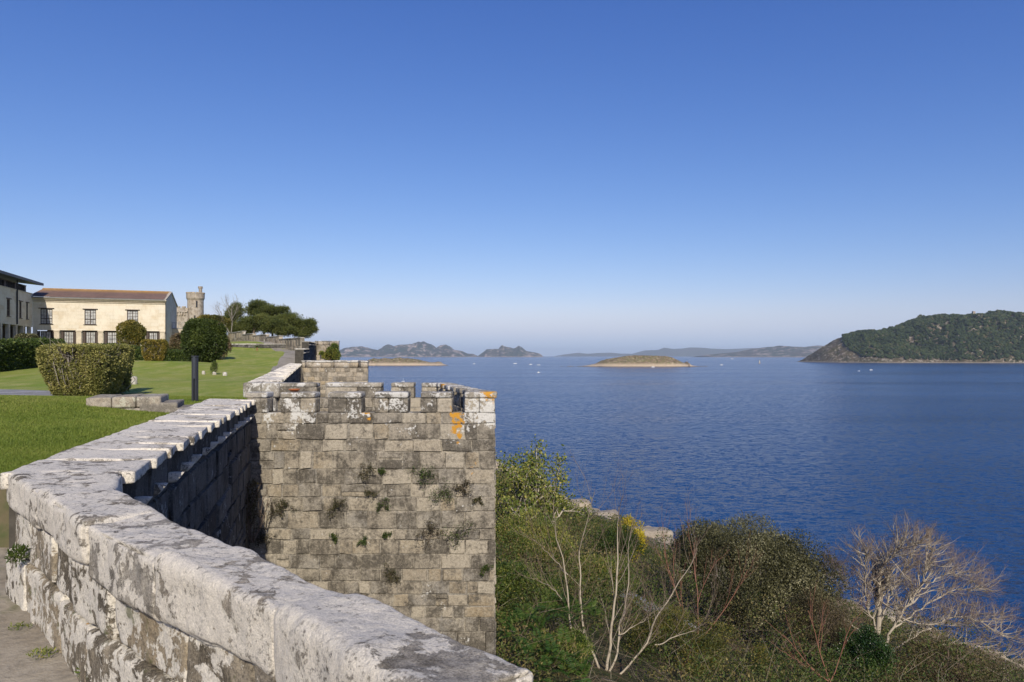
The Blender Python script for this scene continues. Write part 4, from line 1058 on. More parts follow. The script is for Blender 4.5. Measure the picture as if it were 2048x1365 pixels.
# ------------------------------------------------------------------ steps, lamp, garden stones
E3 = np.array([.946, .324, 0]); W3 = np.array([.324, -.946, 0])
M_step = stone_mat('step_stone', (.30, .26, .20), (.10, .09, .075), (.42, .38, .31), .35, 9, .0, .7, 2, .5, wcol=(.50, .49, .38))
def steps():
    t = thing('stone_steps', (-7, 12.6, -1.2), 'three worn stone steps coming down from a slab beside the clipped hedge', 'steps')
    rg = np.random.default_rng(6)
    e = np.array([.946, .324, 0]); wv = np.array([-.324, .946, 0])
    o = at(322, 793, 12.35)
    for k, (dx, L, dz) in enumerate([(0, 1.2, 0), (.27, .62, -.115), (.58, .55, -.22)]):
        p = o + e * (dx - L) + np.array([0, 0, dz])
        c8 = box8(p - np.array([0, 0, .20]), e * L, wv * 1.0, (0, 0, .20))
        if k == 0:
            for q, (a, b_) in enumerate([(0, .34), (.34, .66), (.66, 1.0)]):
                c = box8(p + e * L * a + e * .003 - np.array([0, 0, .20]), e * (L * (b_ - a) - .006), wv * .98, (0, 0, .20)); stone_part(t, 'slab', c, M_step, (12, 14, 5), .02, .012, 5, 70 + q, edge=.01)
        else: stone_part(t, 'step', c8, M_step, (16, 14, 5), .02, .012, 5, 80 + k, edge=.01)
        c = box8(p - np.array([0, 0, .62]), e * (L - .02), wv * .96, (0, 0, .418)); stone_part(t, 'step_base', c, M_step, (8, 6, 3), .02, .01, 5, 90 + k)
steps()
M_lamp = plain_mat('lamp_metal', (.045, .048, .055), .45, .06, 8, .3)
def lamp():
    p = at(390, 712, 15.0); zb = -1.40 + 0.06
    t = thing('bollard_lamp', (p[0], 15.0, zb), 'slim dark grey bollard lamp with a slotted shaft standing behind the wall', 'bollard lamp', None, -.12)
    H = -zb + .0
    a = MB(); a.box((-.037, 0, H / 2 - .02), (.020, .040, H / 2 - .02)); a.box((.042, 0, H / 2 - .02), (.014, .040, H / 2 - .02)); a.box((0, 0, .06), (.03, .04, .06)); a.build('shaft', M_lamp, t)
    a = MB(); a.box((.004, 0, H - .26), (.0215, .043, .24)); a.build('light_panel', plain_mat('lamp_glass', (.05, .055, .065), .15, .02, 5), t)
    a = MB(); a.box((0, 0, H - .012), (.060, .044, .014)); a.build('cap', M_lamp, t)
    a = MB(); a.box((0, 0, .008), (.10, .08, .01)); a.build('base_plate', M_lamp, t)
lamp()
M_wstone = stone_mat('white_boulder', (.40, .37, .32), (.2, .18, .14), (.52, .50, .45), .5, 9, 0, .3, 3, .5)
def gstone(px, py, Y, w_, h, label, seed):
    w_, h = w_ * .75, h * .8
    p = at(px, py, Y); p[2] = float(lz(p[:1], p[1:2])[0]); V, Fq = rough_hex(box8((-w_ / 2, -w_ / 2, -.1), (w_, 0, 0), (0, w_, 0), (0, 0, h + .1)), (9, 9, 9), w_ * .48, w_ * .16, 1.2 / w_, seed)
    o = mesh('garden_stone', V, Fq, M_wstone, None, True, {'tint': np.full(len(V), .6)}); o.location = tuple(p); tag(o, label, 'stone', 'white stones set in the lawn')
gstone(268, 773, 23.5, .26, .36, 'upright white stone on the lawn just right of the big clipped hedge', 1)
gstone(252, 773, 23.2, .22, .34, 'upright white stone half hidden against the big clipped hedge', 2)
gstone(407, 749, 33, .17, .2, 'small white stone left of the little twiggy plant', 3)
gstone(428.5, 751.5, 33, .22, .17, 'rounded white stone at the foot of the little twiggy plant', 4)
gstone(450, 752, 32.6, .25, .22, 'white stone right of the little twiggy plant', 5)
p_ = at(260, 774.5, 23.3); mbx = MB(); V, Fq = rough_hex(box8((p_[0] - .35, 23.0, p_[2] - .05), (.75, 0, 0), (0, .3, 0), (0, 0, .10)), (10, 4, 3), .04, .03, 4, 3); mbx.add(V, Fq, .3)
o_ = mbx.build('stone_slab', M_step, None, True); tag(o_, 'low flat grey stone lying between the two upright white stones', 'stone')
p_ = at(430, 752.5, 32.9); mbx = MB(); V, Fq = rough_hex(box8((p_[0] - .55, 32.7, p_[2] - .06), (1.1, 0, 0), (0, .35, 0), (0, 0, .07)), (10, 4, 3), .03, .03, 4, 5); mbx.add(V, Fq, .8)
o_ = mbx.build('stone_slab', M_step, None, True); tag(o_, 'thin pale stone edging under the little twiggy plant', 'stone')

# ------------------------------------------------------------------ the long building and its wing
def ashlar_mat():
    m, N, L, P = newmat('building_stone'); b = NB(m); co = b.coord('obj')
    sp = b.n('ShaderNodeSeparateXYZ'); b.L.new(co, sp.inputs[0])
    cb = b.n('ShaderNodeCombineXYZ'); b.L.new(b.math('ADD', sp.outputs[0], sp.outputs[1]), cb.inputs[0]); b.L.new(sp.outputs[2], cb.inputs[1])
    br = b.n('ShaderNodeTexBrick'); b.L.new(cb.outputs[0], br.inputs[0]); br.inputs['Scale'].default_value = 1; br.inputs['Brick Width'].default_value = 1.05; br.inputs['Row Height'].default_value = .48
    br.inputs['Mortar Size'].default_value = .008; br.inputs['Bias'].default_value = -.1; br.offset = .37; br.squash = .8
    br.inputs['Color1'].default_value = (.62, .57, .47, 1); br.inputs['Color2'].default_value = (.55, .46, .33, 1); br.inputs['Mortar'].default_value = (.42, .36, .27, 1)
    n1 = b.noise(co, .55, 6, .6); n2 = b.noise(b.mapv(co, (1, 1, .35)), 4, 6, .65)
    c = b.mix(b.step(n1, .42, .60), br.outputs['Color'], (.66, .60, .49)); c = b.mix(b.math('MULTIPLY', b.step(n2, .52, .78), .5), c, (.40, .32, .2))
    b.set(P.inputs['Base Color'], c); P.inputs['Roughness'].default_value = .9; P.inputs['Specular IOR Level'].default_value = .15
    b.L.new(b.bump(b.math('SUBTRACT', n2, br.outputs['Fac']), .4, .02), P.inputs['Normal'])
    return m
M_ash = ashlar_mat()
M_trim = plain_mat('trim_stone', (.56, .49, .38), .85, .12, 2.5, bump=.2)
M_wood_d = plain_mat('dark_timber', (.065, .045, .035), .55, .2, 6)
M_lead = plain_mat('grey_gutter', (.20, .20, .20), .5, .15, 2)
def glass_mat(name, col, rough=.06):
    m, N, L, P = newmat(name); P.inputs['Base Color'].default_value = (*col, 1); P.inputs['Roughness'].default_value = rough; P.inputs['Specular IOR Level'].default_value = .7
    return m
M_glass = glass_mat('window_glass', (.03, .035, .04)); M_curt = plain_mat('curtained_glass', (.50, .50, .48), .35, .2, 3.0, col2=(.24, .25, .26))
def tile_mat():
    m, N, L, P = newmat('roof_tiles'); b = NB(m); co = b.coord('obj')
    n = b.noise(co, 1.2, 6, .65); n2 = b.noise(co, 9, 4, .6)
    c = b.mix(b.step(n, .4, .62), (.17, .10, .075), (.12, .08, .06)); c = b.mix(b.math('MULTIPLY', b.step(n2, .5, .68), .5), c, (.30, .20, .13))
    sp = b.n('ShaderNodeSeparateXYZ'); b.L.new(co, sp.inputs[0])
    c = b.mix(b.step(b.math('ADD', sp.outputs[2], b.math('MULTIPLY', n2, .5)), 9.55, 10.2), c, (.36, .20, .05))
    b.set(P.inputs['Base Color'], c); P.inputs['Roughness'].default_value = .85
    return m
M_tile = tile_mat()
RZ = math.atan2(.324, .946)
def holed_wall(mb, u0, u1, z0, z1, holes, y0, y1, ax='u'):
    """wall slab from y0 (back) to y1 (front) with rectangular openings; ax 'u' runs along x, 's' along y"""
    us = sorted({u0, u1, *[h[0] for h in holes], *[h[1] for h in holes]}); zs = sorted({z0, z1, *[h[2] for h in holes], *[h[3] for h in holes]})
    for a, c in zip(us[:-1], us[1:]):
        for d, e in zip(zs[:-1], zs[1:]):
            if any(h[0] <= (a + c) / 2 <= h[1] and h[2] <= (d + e) / 2 <= h[3] for h in holes): continue
            if ax == 'u': mb.box(((a + c) / 2, (y0 + y1) / 2, (d + e) / 2), ((c - a) / 2, abs(y1 - y0) / 2, (e - d) / 2))
            else: mb.box(((y0 + y1) / 2, (a + c) / 2, (d + e) / 2), (abs(y1 - y0) / 2, (c - a) / 2, (e - d) / 2))
def window(t, cx, z0, z1, w_, yf, label=None, curtain=True, shutters=False, lintel=True, axis='u'):
    """casement window in a front at y = yf (axis 'u') or in a side wall at x = yf (axis 's')"""
    def B(mb, u, y, z, hu, hy, hz_):
        mb.box((u, y, z) if axis == 'u' else (y, u, z), (hu, hy, hz_) if axis == 'u' else (hy, hu, hz_))
    sgn = -1 if axis == 'u' else -1
    f = MB(); fw = .09; H = z1 - z0; zc = (z0 + z1) / 2; d = .10 if axis == 'u' else -.10
    B(f, cx - w_ / 2 + fw / 2, yf + d, zc, fw / 2, .05, H / 2); B(f, cx + w_ / 2 - fw / 2, yf + d, zc, fw / 2, .05, H / 2)
    B(f, cx, yf + d, z1 - fw / 2, w_ / 2, .052, fw / 2); B(f, cx, yf + d, z0 + fw / 2, w_ / 2, .052, fw / 2); B(f, cx, yf + d, zc, fw / 2, .054, H / 2 - fw)
    B(f, cx, yf + d, z0 + H * .36, w_ / 2 - fw, .045, .045)
    if lintel: B(f, cx, yf - .03 if axis == 'u' else yf + .03, z1 + .05, w_ / 2 + .22, .10, .05); B(f, cx, yf - .02 if axis == 'u' else yf + .02, z0 - .04, w_ / 2 + .12, .08, .04)
    o = f.build('window', M_wood_d, t)
    p = MB()
    for s in (-1, 1):
        hw = (w_ / 2 - fw * 1.5) / 2; B(p, cx + s * (fw / 2 + hw), yf + d * 1.5, zc, hw, .01, H / 2 - fw)
    p.build('pane', M_curt if curtain else M_glass, o)
    g = MB()
    for s in (-1, 1):
        hw = (w_ / 2 - fw * 1.5) / 2; B(g, cx + s * (fw / 2 + hw), yf + d * 1.15, zc, .018, .02, H / 2 - fw)
        for q in (.18, .36, .58, .79): B(g, cx + s * (fw / 2 + hw), yf + d * 1.17, z0 + H * q, hw, .018, .015)
    g.build('glazing_bar', M_wood_d, o)
    if shutters:
        for s in (-1, 1):
            q = MB(); B(q, cx + s * (w_ / 2 + .24), yf + d * .6, zc, .19, .03, H / 2); q.build('shutter', M_wood_d, o)
def building():
    t = thing('long_building', (-66.7, 95, 0), 'long two storey cream stone building with a red tiled roof and dark windows', 'building', None, RZ)
    UL = 16.6; zE = 8.05
    gp = [2.9, 5.6, 8.3, 11.0, 13.7, 16.25]; zo = 3.6
    w_ = MB()
    upper = [(c - .72, c + .72, 4.45, 6.6) for c in (1.63, 6.98, 12.33)]
    ground = [(.45, 2.55, 0.6, zo)] + [(a + .36, c - .36, .6, zo) for a, c in zip(gp[:-1], gp[1:])]
    holed_wall(w_, 0, UL, .6, zE, upper + ground, .35, 0)
    w_.build('front_wall', M_ash, t)
    g = MB(); g.add([(UL, .001, 0), (UL, 12, 0), (UL, 12, zE), (UL, 6, 9.75), (UL, .001, zE), (UL - .4, .001, 0), (UL - .4, 12, 0), (UL - .4, 12, zE), (UL - .4, 6, 9.75), (UL - .4, .001, zE)],
          [np.array([[0, 1, 2, 4]]), np.array([[4, 2, 3]]), np.array([[5, 9, 7, 6]]), np.array([[9, 8, 7]]), np.array([[1, 6, 7, 2]])]); g.build('gable_wall', M_ash, t)
    b_ = MB(); b_.box((UL / 2, 4.5, 4), (UL / 2 - .5, .05, 4)); b_.build('inner_wall', plain_mat('interior_dark', (.05, .045, .04), .9), t)
    for c in (1.63, 6.98, 12.33): window(t, c, 4.45, 6.6, 1.44, 0)
    for i, (a, c) in enumerate([(.45, 2.55)] + [(a + .36, c - .36) for a, c in zip(gp[:-1], gp[1:])]):
        window(t, (a + c) / 2, .9, zo - .12, (c - a) * .62 if i else 1.3, .25, shutters=True, lintel=False)
    for x in gp[:-1] + [16.25]:
        p = MB(); p.box((x, -.05, 2.0), (.30, .16, 1.42)); p.box((x, -.07, zo - .10), (.37, .2, .09)); p.build('pillar', M_trim, t)
    c = MB(); c.box((UL / 2 - .2, -.12, zE - .13), (UL / 2 + .35, .14, .09)); c.box((UL / 2 - .2, -.06, zE - .42), (UL / 2 + .2, .07, .05)); c.box((UL / 2 - .3, -.22, zE + .02), (UL / 2 + .5, .26, .06)); c.build('cornice', M_trim, t)
    gt = MB(); gt.box((UL / 2 - .3, -.46, zE + .10), (UL / 2 + .3, .08, .07)); gt.build('gutter', M_lead, t)
    # roof: pantiled slopes
    def slope_(y0, z0, y1, z1, nm):
        n = 150; u = np.linspace(-.5, UL - .15, n); m = 26; V = []
        for i in range(m):
            f_ = i / (m - 1); V.append(np.stack([u, np.full(n, y0 + (y1 - y0) * f_), z0 + (z1 - z0) * f_ + .055 * np.abs(np.sin(u * 13.5)) + .03 * ((i * 1.0) % 2) * (f_ < 1)], 1))
        V = np.concatenate(V); i = np.arange(m - 1)[:, None] * n; j = np.arange(n - 1)[None]
        return mesh(nm, V, np.stack([i + j, i + j + 1, i + n + j + 1, i + n + j], 2).reshape(-1, 4), M_tile, t, False, {'tint': np.full(len(V), .5)})
    slope_(-.45, zE + .16, 6, 9.82, 'roof_slope'); slope_(12.4, zE + .1, 6, 9.82, 'roof_slope')
    r = MB(); tube(r, [(-.5, 6, 9.86), (UL - .1, 6, 9.86)], .13, .13, 8); r.build('ridge_tiles', plain_mat('ridge_lichen', (.36, .22, .08), .9, .2, 2), t)
    v = MB(); v.add([(UL - .25, -.5, zE + .12), (UL + .12, -.5, zE + .12), (UL - .25, 6, 9.95), (UL + .12, 6, 9.95), (UL - .25, -.5, zE - .05), (UL + .12, -.5, zE - .05), (UL - .25, 6, 9.74), (UL + .12, 6, 9.74)],
          np.array([[0, 1, 3, 2], [4, 6, 7, 5], [0, 4, 5, 1], [1, 5, 7, 3], [0, 2, 6, 4]]))
    v.add([(UL - .25, 12.5, zE + .12), (UL + .12, 12.5, zE + .12), (UL - .25, 6, 9.95), (UL + .12, 6, 9.95), (UL - .25, 12.5, zE - .05), (UL + .12, 12.5, zE - .05), (UL - .25, 6, 9.74), (UL + .12, 6, 9.74)],
          np.array([[0, 2, 3, 1], [4, 5, 7, 6], [1, 3, 7, 5], [0, 4, 6, 2]])); v.build('verge_stone', stone_mat('verge', (.5, .44, .34), (.25, .2, .13), (.58, .52, .42), .2, 3, .5, .4), t)
    dp = MB(); tube(dp, [(UL + .08, -.08, 8.0), (UL + .08, -.08, 1.2)], .06, .06, 6); dp.build('drainpipe', M_dark, t)
    # annex and balcony behind the gable
    an = MB(); an.box((UL + 1.2, 9, 2.0), (1.3, 2.5, 2.2)); an.build('annex_wall', stone_mat('annex_rubble', (.5, .42, .3), (.25, .2, .14), (.6, .52, .4), .0, 4, 0, .5), t)
    bl = MB(); bl.box((UL + 1.2, 6.5, 4.25), (1.3, .04, .05)); bl.box((UL + 1.2, 6.5, 5.15), (1.3, .03, .03))
    for k in range(6): bl.box((UL + .05 + k * .46, 6.5, 4.7), (.025, .025, .45))
    bl.build('balcony_rail', M_lead, t)
building()
def wing():
    # local frame: x = into the wing (-e), y = along s towards the camera; the face looks along +e
    t = thing('side_wing', (-66.7, 95, 0), 'taller shaded wing with a glazed top storey under a dark flat overhanging roof', 'building', None, RZ)
    S_ = 32.0; X0 = 0.0
    w_ = MB(); ups = [(-15.4, -14.4), (-9.6, -8.5), (-5.2, -4.4), (-2.6, -1.9)]
    hol = [(a, c, 5.0, 7.2) for a, c in ups]
    holed_wall(w_, -S_, -.02, 4.0, 8.55, hol, -.35, X0, 's'); w_.build('wall', M_ash, t)
    for (a, c) in ups: window(t, (a + c) / 2, 5.0, 7.2, c - a, 0.0, curtain=False, axis='s')
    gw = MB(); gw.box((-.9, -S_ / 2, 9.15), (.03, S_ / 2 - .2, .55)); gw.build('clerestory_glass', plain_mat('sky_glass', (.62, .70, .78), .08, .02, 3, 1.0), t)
    for k in range(46):
        if k % 8 == 7: continue
    mu = MB()
    for k in range(60): mu.box((-.85, -.4 - k * .53, 9.15), (.05, .045, .56))
    for k in range(9): mu.box((-.8, -.6 - k * 3.7, 9.15), (.09, .30, .565))
    mu.box((-.84, -S_ / 2, 9.70), (.1, S_ / 2, .05)); mu.build('mullions', M_dark, t)
    pr = MB(); pr.box((-.15, -S_ / 2, 8.60), (.22, S_ / 2, .06)); pr.build('parapet_coping', M_trim, t)
    rf = MB(); rf.add([(1.05, .9, 9.86), (1.05, -S_, 9.86), (-9, -S_, 10.9), (-9, .9, 10.9), (1.05, .9, 10.2), (1.05, -S_, 10.2), (-9, -S_, 11.2), (-9, .9, 11.2)],
          np.array([[0, 1, 2, 3], [4, 7, 6, 5], [0, 4, 5, 1], [0, 3, 7, 4], [1, 5, 6, 2]])); rf.build('roof', plain_mat('dark_roof', (.06, .07, .085), .5, .1, 2), t)
    bk = MB(); bk.box((-6, .4, 5.5), (4.9, .4, 4.2)); bk.build('end_wall', M_ash, t)
    for k in range(12):
        p = MB(); p.box((-.2, -.9 - k * 2.6, 2.5), (.19, .26, 1.52)); p.build('pillar', M_trim, t)
    lg = MB(); lg.box((-2.4, -S_ / 2, 2.5), (.05, S_ / 2, 1.6)); lg.build('loggia_wall', M_wood_d, t)
    sl = MB(); sl.box((-2.4, -S_ / 2, 4.1), (2.05, S_ / 2 - .1, .08)); sl.build('loggia_ceiling', M_trim, t)
    dp = MB(); tube(dp, [(.10, -6.3, 9.9), (.10, -6.3, 4.1)], .09, .09, 8); dp.build('drainpipe', M_dark, t)
wing()

# ------------------------------------------------------------------ castle with round tower
M_castle = stone_mat('castle_stone', (.40, .32, .22), (.16, .13, .10), (.52, .44, .34), .0, 2.5, .4, .9, .6, .9)
def castle():
    Y = 170.; s = Y / F; rg = np.random.default_rng(12)
    cx = (391 - 1024) * s; zb = 4.0
    t = thing('castle_tower', (cx, Y, zb), 'round castle tower with a thin turret beside a battlemented block', 'tower')
    def P(px, py): return (px - 391) * s, (712 - py) * s - zb
    mb = MB(); r = 15.0 * s; n = 28
    z1 = P(0, 600)[1]
    tube(mb, [(0, 0, 0), (0, 0, z1)], r * 1.03, r, n); mb.build('round_body', M_castle, t, True)
    mb = MB(); z2 = P(0, 588)[1]; tube(mb, [(0, 0, z1 - .2), (0, 0, z1 + .35)], r * 1.0, r * 1.13, n); tube(mb, [(0, 0, z1 + .35), (0, 0, z2)], r * 1.13, r * 1.13, n)
    th = np.arange(n) / n * 2 * math.pi; mb.add([(r * 1.12 * math.cos(a), r * 1.12 * math.sin(a), z2 - .3) for a in th], [np.array([list(range(n))])])
    for k in range(14):
        a = k / 14 * 2 * math.pi; mb.box((r * 1.08 * math.cos(a), r * 1.08 * math.sin(a), z2 + .12), (.16, .38, .16), .6, np.array([[math.cos(a), math.sin(a), 0], [-math.sin(a), math.cos(a), 0], [0, 0, 1]]))
    mb.build('parapet', M_castle, t)
    mb = MB(); x, _ = P(402, 0); zt = P(0, 577)[1]; z0 = P(0, 606)[1]
    tube(mb, [(x, -.3, z0 - .8), (x, -.3, z0)], .05, 3.4 * s, 10); tube(mb, [(x, -.3, z0), (x, -.3, zt)], 3.4 * s, 3.2 * s, 10); tube(mb, [(x, -.3, zt - .1), (x, -.3, zt + .4)], 4.4 * s, 4.4 * s, 10)
    tube(mb, [(x, -.3, zt + .38), (x, -.3, zt + .40)], 4.4 * s, .01, 10)
    mb.build('turret', M_castle, t)
    mb = MB(); x0, zt = P(340, 617); x1, _ = P(383, 0)
    mb.box(((x0 + x1) / 2, 1, zt / 2), ((x1 - x0) / 2, 3, zt / 2))
    k = x0 + .3
    while k < x1 - .3: mb.box((k, -1.9, zt + .18), (.42, .2, .18)); k += 1.35
    mb.build('battlemented_block', M_castle, t)
    mb = MB(); k = x0 + .3
    while k < x1 - .2: mb.box((k, -2.1, zt - 1.5), (.16, .18, .42)); k += .62
    mb.box(((x0 + x1) / 2, -2.08, zt - 1.0), ((x1 - x0) / 2, .2, .12)); mb.build('corbel_row', M_castle, t)
    mb = MB(); mb.box((r * .55, -r * .86, z1 - 1.2), (.16, .12, .75)); mb.box((r * .35, -r * .96, z1 - 4.6), (.14, .1, .6)); mb.build('slit_window', M_dark, t)
castle()

# ------------------------------------------------------------------ vegetation
G = np.random.default_rng(2024)
L_hedge = leaf_mat('hedge_leaves', [(.05, .065, .014), (.13, .14, .035), (.24, .235, .07), (.40, .36, .12)], .5, .2)
L_dark = leaf_mat('yew_leaves', [(.016, .028, .005), (.04, .062, .01), (.075, .10, .018), (.13, .14, .03)], .6, .1)
L_box = leaf_mat('box_leaves', [(.012, .025, .005), (.035, .06, .010), (.075, .11, .02), (.15, .17, .035)], .5, .2)  # deep green leaf tones for hedges, shrubs, palm and weeds
L_yel = leaf_mat('golden_leaves', [(.05, .06, .012), (.14, .13, .025), (.26, .20, .04), (.42, .30, .06)], .5, .25)
L_red = leaf_mat('reddish_leaves', [(.04, .045, .018), (.09, .08, .03), (.15, .11, .06), (.20, .13, .09)], .6, .2)
L_pine = leaf_mat('pine_needles', [(.03, .045, .01), (.08, .10, .022), (.13, .145, .035), (.19, .19, .06)], .7, .1)
L_slope = leaf_mat('slope_leaves', [(.016, .034, .006), (.062, .10, .015), (.14, .165, .03), (.30, .27, .06)], .55, .1)
L_brown = leaf_mat('brown_scrub_leaves', [(.025, .022, .010), (.06, .05, .022), (.11, .085, .04), (.20, .15, .07)], .7, .1)
L_olive = leaf_mat('olive_leaves', [(.018, .022, .009), (.055, .055, .022), (.15, .145, .07), (.38, .36, .22)], .5, .1)  # pale ramp end puts silver and tan highlights into the leaf colour
L_fern = leaf_mat('fern_fronds', [(.012, .04, .008), (.03, .075, .012), (.07, .12, .02), (.16, .15, .04)], .6, .25)
L_bright = leaf_mat('yellow_leaves', [(.25, .22, .02), (.45, .36, .02), (.60, .48, .03), (.70, .60, .08)], .5, .3)
L_ivy = leaf_mat('ivy_leaves', [(.008, .025, .005), (.02, .05, .008), (.045, .085, .015), (.10, .13, .03)], .35, .1, .5)
L_inner = leaf_mat('inner_hedge_shade', [(.03, .026, .016), (.05, .04, .025)], .9, 0, .05)  # near-black brown standing for shade deep inside the clipped hedges
B_pale = plain_mat('pale_bark', (.50, .45, .36), .8, .2, 7, col2=(.32, .28, .22), bump=.3)
B_brown = plain_mat('brown_bark', (.15, .11, .08), .85, .2, 6, bump=.3)
B_red = plain_mat('red_twigs', (.24, .10, .065), .8, .2, 9, col2=(.17, .09, .06))
B_stem = leaf_mat('pale_to_red_bark', [(.18, .125, .095), (.27, .225, .175), (.32, .28, .22), (.40, .35, .27)], .8, 0, .2)
B_grey = plain_mat('grey_bark', (.30, .27, .23), .85, .2, 6, bump=.3)

def stems(name, parent, base, n, h, r, mat, rng, spread=.5, maxl=2, kids=(3, 5), **k):
    out = {}; 
    for i in range(n):
        a = rng.uniform(0, 6.28); d = np.array([math.cos(a) * spread, math.sin(a) * spread, 1.0])
        grow(out, np.asarray(base, float) + np.array([math.cos(a), math.sin(a), 0]) * r * 1.5, d, h * rng.uniform(.8, 1.1), r, 0, maxl, rng, kids, **k)
    mb = MB()
    for l, L in out.items():
        for p, r0, r1 in L: tube(mb, p, r0, r1, 6 if l == 0 else 4)
    mb.build(name, mat, parent, True); return out

def clipped(px0, px1, top, Y, depth, h, label, mat, rz=0.0, n=20000, size=.055, taper=.12, name='hedge', cat='hedge', zb=None, bulge=.04, seed=1, rnd=.07, twigs=True, tw_mat=B_grey, tbase=.5, group=None):
    """a clipped bush: leaves on the shell of a soft box, twigs inside"""
    rng = np.random.default_rng(seed); a = at(px0, top, Y); c = at(px1, top, Y); w_ = c[0] - a[0]
    zb = (min(a[2] - h, float(lz(np.array([(a[0] + c[0]) / 2]), np.array([Y + .3]))[0]))) if zb is None else zb; H = a[2] - zb
    t = thing(name, ((a[0] + c[0]) / 2, Y + depth / 2, zb), label, cat, group, rz)
    u = rng.uniform(-1, 1, (n, 3)); k = rng.choice(5, n, p=np.array([w_ * H, w_ * H * .6, depth * H, depth * H, w_ * depth]) / (w_ * H * 1.6 + 2 * depth * H + w_ * depth))
    s = 1 - np.abs(rng.normal(size=n)) * .07 * 1.2
    u[k == 0, 1] = -s[k == 0]; u[k == 1, 1] = s[k == 1]; u[k == 2, 0] = s[k == 2]; u[k == 3, 0] = -s[k == 3]; u[k == 4, 2] = s[k == 4]
    dn = np.zeros((n, 3)); dn[k == 0, 1] = -1; dn[k == 1, 1] = 1; dn[k == 2, 0] = 1; dn[k == 3, 0] = -1; dn[k == 4, 2] = 1
    q = np.abs(u) ** 6; f = (1 + rnd * 0) / np.maximum(1, (q.sum(1)) ** (rnd)); u = u * f[:, None]
    z = (u[:, 2] + 1) / 2; tp = 1 - taper * (1 - np.clip(z * 1.35, 0, 1)) ** 1.5 * 2
    P = np.stack([u[:, 0] * w_ / 2 * tp, u[:, 1] * depth / 2 * tp, z * H], 1)
    P += dn * (fbm((P + seed) * 2.2, 3, seed) * bulge * 2)[:, None]
    keep = fbm((P + 5) * 4.5, 3, seed + 2) > -.27
    keep &= (z > .06) | (rng.random(n) < .4)
    P, dn = P[keep], dn[keep]; D = dn * .6 + rng.normal(size=P.shape) * .8 + np.array([0, 0, .3])
    V, Fq = leaf_quads(P, D, size, rng, .55)
    tt = np.clip(tbase + rng.normal(size=len(P)) * .22 + fbm((P + 1) * 3.0, 2, seed + 4) * .35, 0, 1)
    mesh('foliage', V, Fq, mat, t, False, {'tint': np.repeat(tt, 4)})
    if twigs:
        mb = MB(); 
        for i in range(int(130 * w_ * max(depth, .6)) if twigs is True else twigs):
            x, y = rng.uniform(-.42, .42) * w_, rng.uniform(-.5, .30) * depth; p0 = np.array([x * .75, y * .5, .0]); p1 = np.array([x, y, rng.uniform(.5, .97) * H]); m = (p0 + p1) / 2 + rng.normal(size=3) * .07
            p2 = p1 + rng.normal(size=3) * .12
            tube(mb, [p0, m, p1, p2], .013, .003, 4)
        mb.build('branches', tw_mat, t, True)
    c = MB(); nn = 10; c.box((0, 0, H * .5), (w_ * .5 * .80 * (1 - taper), depth * .5 * .78 * (1 - taper), H * .40)); c.build('inner_dark_core', L_inner, t)  # solid dark box, so the gaps between leaves look shaded
    return t
RZH = .10
clipped(68, 200, 692, 17.0, 1.5, 1.30, 'big pale clipped hedge with bare grey twigs showing in its front face', L_hedge, RZH, 38000, .05, .16, seed=2, tbase=.6)
clipped(196, 226, 691, 18.8, 1.1, 1.2, 'dark end of clipped hedge standing just behind the big pale hedge', L_hedge, RZH, 9000, .055, .12, seed=3)
clipped(277, 320, 681, 38, 1.15, 1.27, 'small golden green bush clipped to a tapered box on the lawn', L_yel, RZ, 9000, .085, .2, 'bush', 'bush', seed=4, tbase=.5)
def long_hedge(A, B, h, wdt, label, mat, n, size, seed, zoff=0.0, hump=0):
    rng = np.random.default_rng(seed); A, B = np.array(A, float), np.array(B, float); D = B - A; Ln = np.linalg.norm(D); D /= Ln; Nn = np.array([D[1], -D[0]])
    zA = float(tz(A[0], A[1])[0]); zB = float(tz(B[0], B[1])[0])
    t = thing('hedge', (*(A + B) / 2, min(zA, zB)), label, 'hedge')
    s = rng.random(n) * Ln; k = rng.choice(3, n, p=[.4, .4, .2]); u = rng.uniform(-1, 1, n); v = rng.random(n)
    off = np.where(k == 0, 1, np.where(k == 1, -1, u)) * wdt / 2; z = np.where(k == 2, 1.0, v) * h
    xy = A + D * s[:, None] + Nn * off[:, None]; zz = zA + (zB - zA) * s / Ln + z + zoff + hump * np.exp(-((s / Ln - .55) / .12) ** 2) * (z / h)
    P = np.c_[xy, zz]; P += (rng.normal(size=P.shape) * .035) + (fbm(P * 1.5, 3, seed) * .08)[:, None]
    dn = np.c_[Nn * (np.where(k == 0, 1, np.where(k == 1, -1, 0)))[:, None], (k == 2) * 1.0]
    V, Fq = leaf_quads(P, dn * .7 + rng.normal(size=P.shape) * .8, size, rng, .6)
    tt = np.clip(.5 + rng.normal(size=n) * .22, 0, 1)
    mesh('foliage', V, Fq, mat, t, False, {'tint': np.repeat(tt, 4)}, None, False)
    c = MB(); c.box((*((A + B) / 2), (zA + zB) / 2 + h * .47), (Ln / 2 - .1, wdt / 2 - .08, h * .45), .2, np.array([[*D, 0], [*Nn, 0], [0, 0, 1]])); c.build('inner_dark_core', mat, t, False, False)
long_hedge((-22.6, 26), (-24.9, 37), 1.28, 1.1, 'long dark shaded hedge at the left edge behind the road', L_box, 22000, .10, 5, .04)
long_hedge((-37.5, 50), (-24.5, 54), .95, 1.0, 'low green hedge running in front of the long building', L_box, 16000, .13, 6, .1, .25)

